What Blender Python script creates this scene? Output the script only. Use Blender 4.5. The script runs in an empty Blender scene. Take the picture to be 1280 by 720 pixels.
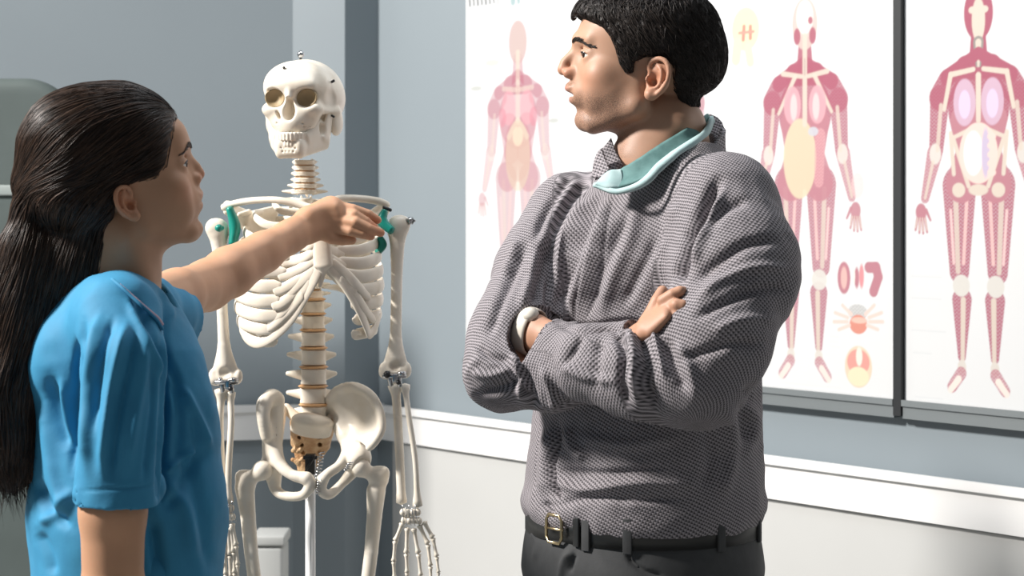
import bpy, math, random
import numpy as np
from mathutils import Vector, Matrix
random.seed(7)
RNG = np.random.default_rng(7)
C = bpy.context.scene.collection
sc = bpy.context.scene
PI = math.pi

# ------------------------------------------------------------------ camera
FPX, CX, HORIZON, EYE = 2600.0, 640.0, 250.0, 1.45
cam_d = bpy.data.cameras.new('camera')
cam = bpy.data.objects.new('camera', cam_d); C.objects.link(cam)
cam.location = (0, 0, EYE); cam.rotation_euler = (PI/2, 0, 0)
cam_d.sensor_width = 36; cam_d.lens = FPX*36/1280
cam_d.shift_y = -(360-HORIZON)/1280
cam_d.dof.use_dof = True; cam_d.dof.focus_distance = 3.12; cam_d.dof.aperture_fstop = 8.0
cam_d.clip_start = .05
sc.camera = cam

# ------------------------------------------------------------------ light
w = bpy.data.worlds.new('world'); sc.world = w; w.use_nodes = True
bg = w.node_tree.nodes['Background']
bg.inputs[0].default_value = (.86, .93, 1.0, 1); bg.inputs[1].default_value = .165

def aim(o, target):
    d = Vector(target)-o.location
    o.rotation_euler = d.to_track_quat('-Z', 'Y').to_euler()

def area(name, loc, target, sx, sy, power, col, spread=PI):
    l = bpy.data.lights.new(name, 'AREA'); l.shape = 'RECTANGLE'; l.size = sx; l.size_y = sy
    l.energy = power; l.color = col; l.spread = spread
    o = bpy.data.objects.new(name, l); C.objects.link(o); o.location = loc; aim(o, target)
    return o
KEY_FROM = Vector((-4.8, 2.35, 4.7)); KEY_TO = Vector((-.02, 3.9, 1.30))
area('window_daylight', KEY_FROM, KEY_TO, .75, .75, 540, (1.0, .955, .91), math.radians(150))
area('overhead_fill', (-.1, 3.35, 2.9), (-.1, 3.4, 1.0), 1.3, .8, 17, (.92, .96, 1.0))  # added soft fill from above, no such fitting in view
sc.view_settings.view_transform = 'Standard'; sc.view_settings.look = 'None'
sc.view_settings.exposure = 0.0; sc.view_settings.gamma = 1.0
sc.view_settings.use_curve_mapping = False

# ------------------------------------------------------------------ projection helpers
def P(px, py, Y):
    return np.array([(px-CX)/FPX*Y, Y, EYE-(py-HORIZON)/FPX*Y])

# ------------------------------------------------------------------ materials
def mat(name, col, rough=.6, metal=0.0, **kw):
    m = bpy.data.materials.new(name); m.use_nodes = True
    b = m.node_tree.nodes['Principled BSDF']
    b.inputs['Base Color'].default_value = (*col, 1); b.inputs['Roughness'].default_value = rough
    b.inputs['Metallic'].default_value = metal
    for k, v in kw.items(): b.inputs[k.replace('_', ' ')].default_value = v
    return m

class NT:
    def __init__(s, m): s.t = m.node_tree; s.b = s.t.nodes['Principled BSDF']
    def n(s, typ, ins=None, **props):
        nd = s.t.nodes.new(typ)
        for k, v in props.items(): setattr(nd, k, v)
        for k, v in (ins or {}).items():
            if isinstance(v, bpy.types.NodeSocket): s.t.links.new(v, nd.inputs[k])
            else: nd.inputs[k].default_value = v
        return nd
    def link(s, a, b): s.t.links.new(a, b)
    def obj(s): return s.n('ShaderNodeTexCoord').outputs['Object']
    def math(s, op, a, b=0.0, c=0.0): return s.n('ShaderNodeMath', {0: a, 1: b, 2: c}, operation=op).outputs[0]
    def noise(s, vec, scale, detail=3, rough=.5): return s.n('ShaderNodeTexNoise', {'Vector': vec, 'Scale': scale, 'Detail': detail, 'Roughness': rough}).outputs['Fac']
    def mixc(s, f, a, b, mode='MIX'):
        nd = s.n('ShaderNodeMix', data_type='RGBA', blend_type=mode)
        for i, v in ((0, f), (6, a), (7, b)):
            if isinstance(v, bpy.types.NodeSocket): s.t.links.new(v, nd.inputs[i])
            else: nd.inputs[i].default_value = v if i == 0 else (*v, 1)[:4]
        return nd.outputs[2]
    def ramp(s, f, lo, hi): return s.n('ShaderNodeMapRange', {0: f, 1: lo, 2: hi}).outputs[0]
    def bump(s, h, strength=.3, dist=.001, nrm=None):
        ins = {'Height': h, 'Strength': strength, 'Distance': dist}
        if nrm is not None: ins['Normal'] = nrm
        o = s.n('ShaderNodeBump', ins).outputs[0]; s.link(o, s.b.inputs['Normal']); return o
    def color(s, c): s.link(c, s.b.inputs['Base Color'])

def noisy(name, c1, c2, scale=20, rough=.6, bump=.1, bdist=.002, **kw):
    m = mat(name, c1, rough, **kw); t = NT(m); o = t.obj()
    t.color(t.mixc(t.ramp(t.noise(o, scale), .35, .65), c1, c2))
    if bump: t.bump(t.noise(o, scale*6), bump, bdist)
    return m

# ------------------------------------------------------------------ mesh helpers
def mesh_obj(name, verts, faces, m, parent=None, smooth=True, attrs=None):
    verts = np.asarray(verts, np.float32).reshape(-1, 3)
    me = bpy.data.meshes.new(name)
    if isinstance(faces, np.ndarray):
        n = faces.shape[1]
        me.vertices.add(len(verts)); me.vertices.foreach_set('co', verts.ravel())
        me.loops.add(faces.size); me.loops.foreach_set('vertex_index', faces.ravel().astype(np.int32))
        me.polygons.add(len(faces)); me.polygons.foreach_set('loop_start', np.arange(0, faces.size, n, dtype=np.int32))
        me.update(calc_edges=True)
    else:
        me.from_pydata(verts.tolist(), [], faces); me.update()
    if smooth: me.polygons.foreach_set('use_smooth', np.ones(len(me.polygons), bool))
    for k, (typ, arr) in (attrs or {}).items():
        a = me.attributes.new(k, typ, 'POINT')
        if typ == 'FLOAT_VECTOR': a.data.foreach_set('vector', np.asarray(arr, np.float32).ravel())
        elif typ == 'FLOAT_COLOR': a.data.foreach_set('color', np.asarray(arr, np.float32).ravel())
        else: a.data.foreach_set('value', np.asarray(arr, np.float32).ravel())
    me.materials.append(m)
    o = bpy.data.objects.new(name, me); C.objects.link(o)
    if parent is not None: attach(o, parent)
    return o

def attach(o, parent):
    """child keeps its own mesh coordinates in world space; the parent has only a location"""
    o.parent = parent
    off = Vector((0, 0, 0)); p = parent
    while p is not None:
        off += p.location; p = p.parent
    o.location = -off

def empty(name, loc, label, cat, group=None):
    o = bpy.data.objects.new(name, None); C.objects.link(o); o.location = loc
    o.empty_display_size = .1; o['label'] = label; o['category'] = cat
    if group: o['group'] = group
    return o

def join_geo(parts):
    vs, fs, n = [], [], 0
    for v, f in parts:
        v = np.asarray(v, float).reshape(-1, 3); vs.append(v); fs += [tuple(i+n for i in q) for q in f]; n += len(v)
    return np.vstack(vs), fs

def box_geo(c, half, R=None, bev=0.0):
    import bmesh
    bm = bmesh.new(); bmesh.ops.create_cube(bm, size=2)
    for v in bm.verts: v.co = Vector((v.co.x*half[0], v.co.y*half[1], v.co.z*half[2]))
    if bev: bmesh.ops.bevel(bm, geom=bm.edges[:], offset=bev, segments=3, affect='EDGES', profile=.5)
    v = np.array([v.co[:] for v in bm.verts]); f = [tuple(x.index for x in q.verts) for q in bm.faces]; bm.free()
    if R is not None: v = v@np.asarray(R).T
    return v+np.asarray(c), f

def frames(pts):
    pts = np.asarray(pts, float); n = len(pts)
    T = np.gradient(pts, axis=0); T /= np.linalg.norm(T, axis=1)[:, None]+1e-12
    up = np.array([0, 0, 1.]) if abs(T[0][2]) < .9 else np.array([0, 1., 0])
    N = np.zeros_like(T); N[0] = up-T[0]*(up@T[0]); N[0] /= np.linalg.norm(N[0])
    for i in range(1, n):
        v = N[i-1]-T[i]*(N[i-1]@T[i]); N[i] = v/(np.linalg.norm(v)+1e-12)
    return pts, T, N, np.cross(T, N)

def catmull(pts, n=8):
    pts = np.asarray(pts, float)
    p = np.vstack([2*pts[0]-pts[1], pts, 2*pts[-1]-pts[-2]]); out = []
    for i in range(1, len(p)-2):
        a, b, c, d = p[i-1], p[i], p[i+1], p[i+2]
        for t in np.linspace(0, 1, n, endpoint=False):
            out.append(.5*((2*b)+(-a+c)*t+(2*a-5*b+4*c-d)*t*t+(-a+3*b-3*c+d)*t**3))
    out.append(pts[-1]); return np.array(out)

def tube_geo(pts, rad, seg=10, flat=None, side=None, caps=True):
    """sweep; rad scalar or per point; flat: second radius (per point) across; side: fixed side vector for the first radius"""
    pts, T, N, B = frames(pts); n = len(pts)
    rad = np.broadcast_to(np.asarray(rad, float), (n,)); r2 = rad if flat is None else np.broadcast_to(np.asarray(flat, float), (n,))
    if side is not None:
        s = np.broadcast_to(np.asarray(side, float), (n, 3)); N = s-T*(s*T).sum(1)[:, None]; N /= np.linalg.norm(N, axis=1)[:, None]+1e-12; B = np.cross(T, N)
    a = np.linspace(0, 2*PI, seg, endpoint=False)
    v = (pts[:, None]+N[:, None]*(np.cos(a)[None, :, None]*rad[:, None, None])+B[:, None]*(np.sin(a)[None, :, None]*r2[:, None, None])).reshape(-1, 3)
    f = [(i*seg+j, i*seg+(j+1) % seg, (i+1)*seg+(j+1) % seg, (i+1)*seg+j) for i in range(n-1) for j in range(seg)]
    if caps:
        v = np.vstack([v, pts[0]-T[0]*rad[0]*.5, pts[-1]+T[-1]*rad[-1]*.5]); c0, c1 = n*seg, n*seg+1
        f += [(c0, (j+1) % seg, j) for j in range(seg)]+[(c1, (n-1)*seg+j, (n-1)*seg+(j+1) % seg) for j in range(seg)]
    return v, f

def lathe_geo(prof, c=(0, 0, 0), seg=24):
    v = []; a = np.linspace(0, 2*PI, seg, endpoint=False)
    for r, z in prof: v += [(c[0]+r*math.cos(t), c[1]+r*math.sin(t), c[2]+z) for t in a]
    f = [(i*seg+j, i*seg+(j+1) % seg, (i+1)*seg+(j+1) % seg, (i+1)*seg+j) for i in range(len(prof)-1) for j in range(seg)]
    f += [tuple(range(seg))[::-1], tuple(range((len(prof)-1)*seg, len(prof)*seg))]
    return np.array(v), f

def part(name, geo, m, parent=None, smooth=True):
    if isinstance(geo, list): geo = join_geo(geo)
    return mesh_obj(name, geo[0], geo[1], m, parent, smooth)

def rot(axis, deg):
    return np.array(Matrix.Rotation(math.radians(deg), 3, axis))

# ------------------------------------------------------------------ sculpting with smooth solids, meshed by surface nets
class Sculpt:
    def __init__(s, h): s.h = h; s.pr = []; s.R = np.eye(3); s.t = np.zeros(3); s.s = 1.0
    def frame(s, R=None, t=(0, 0, 0), sc=1.0):
        s.R = np.eye(3) if R is None else np.asarray(R, float); s.t = np.asarray(t, float); s.s = sc; return s
    def w(s, p): return s.R@(np.asarray(p, float)*s.s)+s.t
    def add(s, fn, lo, hi, k, op):
        k = max(k, 1e-6); s.pr.append((op, fn, np.asarray(lo, float)-k, np.asarray(hi, float)+k, k))
    def cap(s, a, b, ra, rb=None, k=0., op='u'):
        rb = ra if rb is None else rb
        a, b = s.w(a), s.w(b); ra, rb, k = ra*s.s, rb*s.s, k*s.s
        ab = b-a; L = ab@ab+1e-12
        def fn(p):
            v = p-a; t = np.clip((v@ab)/L, 0, 1); v = v-t[..., None]*ab
            return np.sqrt((v*v).sum(-1))-(ra+(rb-ra)*t)
        r = max(ra, rb); s.add(fn, np.minimum(a, b)-r, np.maximum(a, b)+r, k, op)
    def sph(s, c, r, k=0., op='u'): s.cap(c, np.asarray(c, float)+1e-5, r, r, k, op)
    def path(s, pts, rad, k=0., op='u', kk=None):
        kk = min(k, .0012/s.s) if kk is None else kk
        rad = [rad]*len(pts) if np.isscalar(rad) else rad
        for i in range(len(pts)-1): s.cap(pts[i], pts[i+1], rad[i], rad[i+1], k if i == 0 else kk, op)
    def cpath(s, pts, rad, k=0., op='u'):
        g = catmull(pts, 5); t = np.linspace(0, len(pts)-1, len(g)); s.path(list(g), list(np.interp(t, range(len(pts)), rad)), k, op)
    def ell(s, c, r, rot=None, k=0., op='u'):
        c = s.w(c); r = np.asarray(r, float)*s.s; k = k*s.s
        M = s.R if rot is None else s.R@np.asarray(rot)
        def fn(p):
            q = (p-c)@M; a = np.sqrt(((q/r)**2).sum(-1)); b = np.sqrt(((q/(r*r))**2).sum(-1))+1e-9
            return np.where(a < 1e-4, -r.min(), a*(a-1)/b)
        e = np.sqrt(((M*r)**2).sum(1)); s.add(fn, c-e, c+e, k, op)
    def box(s, c, half, rnd=0., rot=None, k=0., op='u'):
        c = s.w(c); half = np.asarray(half, float)*s.s; rnd = rnd*s.s; k = k*s.s
        M = s.R if rot is None else s.R@np.asarray(rot); hh = half-rnd
        def fn(p):
            q = np.abs((p-c)@M)-hh
            return np.sqrt((np.maximum(q, 0)**2).sum(-1))+np.minimum(q.max(-1), 0)-rnd
        e = (np.abs(M)*half).sum(1); s.add(fn, c-e, c+e, k, op)
    def ecap(s, a, b, side, ra, rb, k=0., op='u'):
        """capsule of elliptical section: ra=(along side, across) at a, rb at b"""
        a, b = s.w(a), s.w(b); side = s.R@np.asarray(side, float); ra = np.array(ra)*s.s; rb = np.array(rb)*s.s; k = k*s.s
        ab = b-a; L = np.linalg.norm(ab); u = ab/L; sd = side-u*(side@u); sd /= np.linalg.norm(sd); nn = np.cross(u, sd)
        def fn(p):
            v = p-a; al = v@u; t = np.clip(al/L, 0, 1); e = al-t*L; x = v@sd; y = v@nn
            w_ = ra[0]+(rb[0]-ra[0])*t; d_ = ra[1]+(rb[1]-ra[1])*t; m_ = np.minimum(w_, d_)
            k0 = np.sqrt((x/w_)**2+(y/d_)**2+(e/m_)**2); k1 = np.sqrt((x/w_**2)**2+(y/d_**2)**2+(e/m_**2)**2)+1e-9
            return np.where(k0 < 1e-3, -m_, k0*(k0-1)/k1)
        r = max(ra.max(), rb.max()); s.add(fn, np.minimum(a, b)-r, np.maximum(a, b)+r, k, op)
    def plane(s, c, n, k=0.):
        """keeps the side the normal points away from"""
        c = s.w(c); n = s.R@np.asarray(n, float); n = n/np.linalg.norm(n); k = max(k*s.s, 1e-6)
        s.pr.append(('i', lambda p: (p-c)@n, np.full(3, -1e9), np.full(3, 1e9), k))
    def cutplane(s, c, n, rad, k=0.):
        """local plane cut: only inside a sphere of radius rad about c, removes the side the normal points to"""
        c = s.w(c); n = s.R@np.asarray(n, float); n = n/np.linalg.norm(n); k = k*s.s; rad *= s.s
        fn = lambda p: np.maximum(-((p-c)@n), np.sqrt(((p-c)**2).sum(-1))-rad)
        s.add(fn, c-rad, c+rad, k, 's')
    def tri(s, poly, n0, thick, rnd=0., k=0., op='u'): pass
    def field(s, p, prs):
        f = np.full(p.shape[:-1], 1.0)
        for op, fn, lo, hi, k in prs:
            d = fn(p)
            if op == 'u':
                h = np.maximum(k-np.abs(f-d), 0)/k; f = np.minimum(f, d)-h*h*k*.25
            else:
                if op == 's': d = -d
                h = np.maximum(k-np.abs(f-d), 0)/k; f = np.maximum(f, d)+h*h*k*.25
        return f
    def mesh(s, smooth=1):
        h, N = s.h, 28
        us = [q for q in s.pr if q[0] == 'u']
        lo = np.min([q[2] for q in us], 0); hi = np.max([q[3] for q in us], 0)
        I0 = np.floor(lo/h).astype(int)-2; nb = np.ceil((hi/h-I0)/N).astype(int)+1
        keys, vpos, quads = [], [], []
        OFF = 1 << 20
        key = lambda i: ((i[..., 0]+OFF) << 42) | ((i[..., 1]+OFF) << 21) | (i[..., 2]+OFF)
        for bx in range(nb[0]):
            for by in range(nb[1]):
                for bz in range(nb[2]):
                    b = I0+np.array([bx, by, bz])*N
                    l, u = (b-1)*h, (b+N+1)*h
                    prs = [q for q in s.pr if (q[2] <= u).all() and (q[3] >= l).all()]
                    if not any(q[0] == 'u' for q in prs): continue
                    cs = [l[i]+(u[i]-l[i])*np.linspace(0, 1, 6) for i in range(3)]
                    g = np.stack(np.meshgrid(*cs, indexing='ij'), -1)
                    if np.abs(s.field(g, prs)).min() > (u[0]-l[0])/5*1.3: continue
                    ax = [np.arange(b[i]-1, b[i]+N+1)*h for i in range(3)]
                    g = np.stack(np.meshgrid(*ax, indexing='ij'), -1)
                    f = s.field(g, prs)
                    ins = f < 0
                    if ins.all() or not ins.any(): continue
                    c8 = sum(ins[i:i+N+1, j:j+N+1, k:k+N+1].astype(np.int8) for i in (0, 1) for j in (0, 1) for k in (0, 1))
                    act = np.argwhere((c8 > 0) & (c8 < 8))
                    if not len(act): continue
                    acc = np.zeros((len(act), 3)); cnt = np.zeros(len(act))
                    cor = {(i, j, k): f[act[:, 0]+i, act[:, 1]+j, act[:, 2]+k] for i in (0, 1) for j in (0, 1) for k in (0, 1)}
                    for c0 in cor:
                        for ax_ in range(3):
                            if c0[ax_]: continue
                            c1 = list(c0); c1[ax_] = 1; f0, f1 = cor[c0], cor[tuple(c1)]
                            m = (f0 < 0) != (f1 < 0); t = f0[m]/(f0[m]-f1[m])
                            q = np.tile(np.array(c0, float), (m.sum(), 1)); q[:, ax_] = t
                            acc[m] += q; cnt[m] += 1
                    gi = act+b-1
                    keys.append(key(gi)); vpos.append((gi+acc/cnt[:, None])*h)
                    inn = ins[1:N+1, 1:N+1, 1:N+1]
                    for ax_ in range(3):
                        sl = [slice(1, N+1)]*3; sl[ax_] = slice(2, N+2); nx = ins[tuple(sl)]
                        e = np.argwhere(inn != nx)
                        if not len(e): continue
                        flip = inn[e[:, 0], e[:, 1], e[:, 2]]; gi = e+b
                        a1, a2 = (ax_+1) % 3, (ax_+2) % 3; o1 = np.zeros(3, int); o1[a1] = 1; o2 = np.zeros(3, int); o2[a2] = 1
                        q = np.stack([key(gi-o1-o2), key(gi-o2), key(gi), key(gi-o1)], 1)
                        q[~flip] = q[~flip][:, ::-1]; quads.append(q)
        keys = np.concatenate(keys); vpos = np.concatenate(vpos); quads = np.concatenate(quads)
        uk, idx = np.unique(keys, return_index=True)
        F = np.searchsorted(uk, quads); ok = (F < len(uk)).all(1); F = F[ok]; ok = (uk[F] == quads[ok]).all(1); F = F[ok]
        V = vpos[idx]
        for _ in range(smooth):
            A = np.zeros_like(V); n = np.zeros(len(V))
            for a_, b_ in ((0, 1), (1, 2), (2, 3), (3, 0)):
                for c in range(3):
                    A[:, c] += np.bincount(F[:, a_], V[F[:, b_], c], len(V))+np.bincount(F[:, b_], V[F[:, a_], c], len(V))
                n += np.bincount(F[:, a_], minlength=len(V))+np.bincount(F[:, b_], minlength=len(V))
            V = .5*V+.5*A/np.maximum(n, 1)[:, None]
        return V, F

def normals(V, F):
    n = np.cross(V[F[:, 2]]-V[F[:, 0]], V[F[:, 3]]-V[F[:, 1]]); N = np.zeros_like(V)
    for j in range(4):
        for c in range(3): N[:, c] += np.bincount(F[:, j], n[:, c], len(V))
    return N/(np.linalg.norm(N, axis=1)[:, None]+1e-12)

def vnoise(p, seed=0):
    """smooth value noise, p (n,3) in cells, -1..1"""
    p = np.asarray(p, float)+seed*17.31; i = np.floor(p).astype(np.int64); f = p-i; f = f*f*(3-2*f); out = 0
    for a in (0, 1):
        for b in (0, 1):
            for c in (0, 1):
                h = ((i[:, 0]+a)*73856093 ^ (i[:, 1]+b)*19349663 ^ (i[:, 2]+c)*83492791) & 0xffffff
                h = (h*2654435761 >> 7) & 0xffff
                out = out+(h/32767.5-1)*np.where(a, f[:, 0], 1-f[:, 0])*np.where(b, f[:, 1], 1-f[:, 1])*np.where(c, f[:, 2], 1-f[:, 2])
    return out

def creases(V, N, Y, folds, front=-.05):
    """folds: (pixel polyline, half width px, amplitude m); relief on the cloth side that faces -y, laid out in the plane Y"""
    u = V[:, 0]/V[:, 1]*FPX+CX; v = HORIZON-(V[:, 2]-EYE)/V[:, 1]*FPX
    wgt = np.clip((-N[:, 1]-front)/.3, 0, 1); D = np.zeros(len(V))
    for fo in folds:
        pts, wd, am = fo[:3]
        pts = catmull(pts, 5) if len(pts) > 2 else np.asarray(pts, float)
        m = (u > pts[:, 0].min()-3*wd) & (u < pts[:, 0].max()+3*wd) & (v > pts[:, 1].min()-3*wd) & (v < pts[:, 1].max()+3*wd) & (wgt > 0)
        if not m.any(): continue
        q = np.stack([u[m], v[m]], 1); best = np.full(len(q), 1e9); tt = np.zeros(len(q)); n = len(pts)-1
        for i in range(n):
            a = pts[i][:2]; ab = pts[i+1][:2]-a; t = np.clip(((q-a)@ab)/(ab@ab+1e-9), 0, 1)
            d = np.linalg.norm(q-a-t[:, None]*ab, axis=1); k = d < best; best[k] = d[k]; tt[k] = (i+t[k])/n
        D[m] += am*np.exp(-(best/wd)**2)*np.clip(np.minimum(tt, 1-tt)*5+.15, 0, 1)
    return V+N*(D*wgt)[:, None]
# ------------------------------------------------------------------ the room
def struct(name, geo, m, smooth=False):
    o = part(name, geo, m, None, smooth); o['kind'] = 'structure'; return o

M_wall = noisy('blue_grey_paint', (.218, .256, .280), (.212, .249, .273), 3, .5, .05, .001)
M_white = noisy('white_gloss_paint', (.80, .80, .79), (.77, .77, .765), 4, .35, .04, .001)
M_wains = noisy('off_white_paint', (.50, .505, .495), (.48, .485, .475), 3, .5, .05, .001)
M_floor = noisy('grey_vinyl', (.30, .30, .29), (.26, .26, .25), 9, .45, .05, .001)
M_ceil = mat('ceiling_paint', (.75, .76, .76), .8)

A0 = np.array([-.2, 5.2]); DIR = np.array([.633, -.774]); DIR = DIR/np.linalg.norm(DIR)
NRM = np.array([DIR[1], -DIR[0]]); NRM = NRM if NRM[1] < 0 else -NRM            # points into the room
def ray_line(px, A, D):
    r = np.array([(px-CX)/FPX, 1.0])                                           # X = r*Y
    M = np.array([[r[0], -D[0]], [r[1], -D[1]]]); y, s_ = np.linalg.solve(M, A)
    return A+D*s_, s_
def on_wall(px, py):
    q, s_ = ray_line(px, A0, DIR); return s_, EYE-(py-HORIZON)/FPX*q[1]
Ctr, s_corner = ray_line(473, A0, DIR)                                         # where the bright wall begins
# zigzag corner: dark strip (parallel to the left wall), light strip (parallel to the right wall), left wall
PERP = np.array([-.82, -.57]); PERP /= np.linalg.norm(PERP)
K1, _ = ray_line(431, Ctr, PERP)
LD = np.array([-.93, .25])
K2, _ = ray_line(366, K1, LD)
LW = np.array([-1.0, -.16]); LW /= np.linalg.norm(LW)
K3 = K2+LW*2.6
R_end = A0+DIR*4.2
R_end2 = A0+DIR*4.2
HT = 2.75; RT = .92; RB = .836
def wall_strip(a, b, z0, z1, th=.08, off=0.0):
    """vertical slab whose room-side face runs a->b; thickness goes away from the camera"""
    a, b = np.asarray(a), np.asarray(b); d = (b-a)/np.linalg.norm(b-a); n = np.array([d[1], -d[0]])
    if n[1] > 0: n = -n
    a2, b2 = a+n*off, b+n*off
    q = [a2, b2, b2-n*th, a2-n*th]
    v = [(p[0], p[1], z) for z in (z0, z1) for p in q]
    f = [(0, 1, 5, 4), (1, 2, 6, 5), (2, 3, 7, 6), (3, 0, 4, 7), (4, 5, 6, 7), (3, 2, 1, 0)]
    return np.array(v), f
struct('wall_right', wall_strip(Ctr, R_end, 0, HT), M_wall)
struct('wall_corner', [wall_strip(K1, Ctr, 0, HT, .004), wall_strip(K2, K1, 0, HT, .06)], M_wall)
struct('wall_left', wall_strip(K3, K2, 0, HT), M_wall)
Wst, _ = ray_line(494, A0, DIR)
struct('trim_wainscot', wall_strip(Wst, R_end, .1, RB-.004, .01, .008), M_wains)
def rail_strip(a, b):
    return [wall_strip(a, b, RB, RT, .01, .020), wall_strip(a, b, RT-.012, RT+.006, .01, .030)]
struct('trim_rail_right', rail_strip(Ctr, R_end), M_white)
struct('trim_rail_corner', rail_strip(K1+(Ctr-K1)*.0, Ctr)+rail_strip(K2, K1+(K1-K2)*.06), M_white)
struct('trim_rail_left', rail_strip(K3, K2), M_white)
struct('baseboard_right', wall_strip(Ctr, R_end, 0, .1, .01, .016), M_white)
struct('baseboard_left', wall_strip(K3, K2, 0, .1, .01, .016), M_white)
struct('floor', (np.array([(-4, -1.2, 0), (3.6, -1.2, 0), (3.6, 6.5, 0), (-4, 6.5, 0)]), [(0, 1, 2, 3)]), M_floor)

# ------------------------------------------------------------------ anatomical wall charts (flat boards, printed figures)
class Print:
    """2D painting on the board, coordinates (s, z) in metres on the wall"""
    def __init__(q, s0, s1, z0, z1, step=.0018):
        q.ns = int((s1-s0)/step)+1; q.nz = int((z1-z0)/step)+1
        q.S, q.Z = np.meshgrid(np.linspace(s0, s1, q.ns), np.linspace(z0, z1, q.nz))
        q.C = np.empty(q.S.shape+(3,)); q.C[:] = (.58, .59, .595); q.soft = .0022
    def put(q, d, col, a=1.0, var=.0):
        al = np.clip(.5-d/q.soft, 0, 1)*a
        if var: al = al*(1-var*(.5+.5*np.sin(q.Z*900+np.sin(q.S*700)*2)))
        q.C = q.C*(1-al[..., None])+np.array(col)*.80*al[..., None]
    def seg(q, a, b, ra, rb, col, al=1.0, var=0.):
        a, b = np.array(a), np.array(b); ab = b-a; L = ab@ab+1e-12
        t = np.clip(((q.S-a[0])*ab[0]+(q.Z-a[1])*ab[1])/L, 0, 1)
        d = np.hypot(q.S-a[0]-t*ab[0], q.Z-a[1]-t*ab[1])-(ra+(rb-ra)*t); q.put(d, col, al, var)
    def ell(q, c, r, col, al=1.0, ang=0., var=0.):
        x, z = q.S-c[0], q.Z-c[1]; ca, sa = math.cos(ang), math.sin(ang); u, v = x*ca+z*sa, -x*sa+z*ca
        k = np.hypot(u/r[0], v/r[1]); q.put((k-1)*min(r), col, al, var)
    def line(q, pts, r, col, al=1.0):
        for a, b in zip(pts[:-1], pts[1:]): q.seg(a, b, r, r, col, al)
MUS, MUS2, BONE, GUT, PALE = (.40, .12, .17), (.48, .22, .26), (.66, .58, .50), (.66, .54, .38), (.62, .50, .46)
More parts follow.
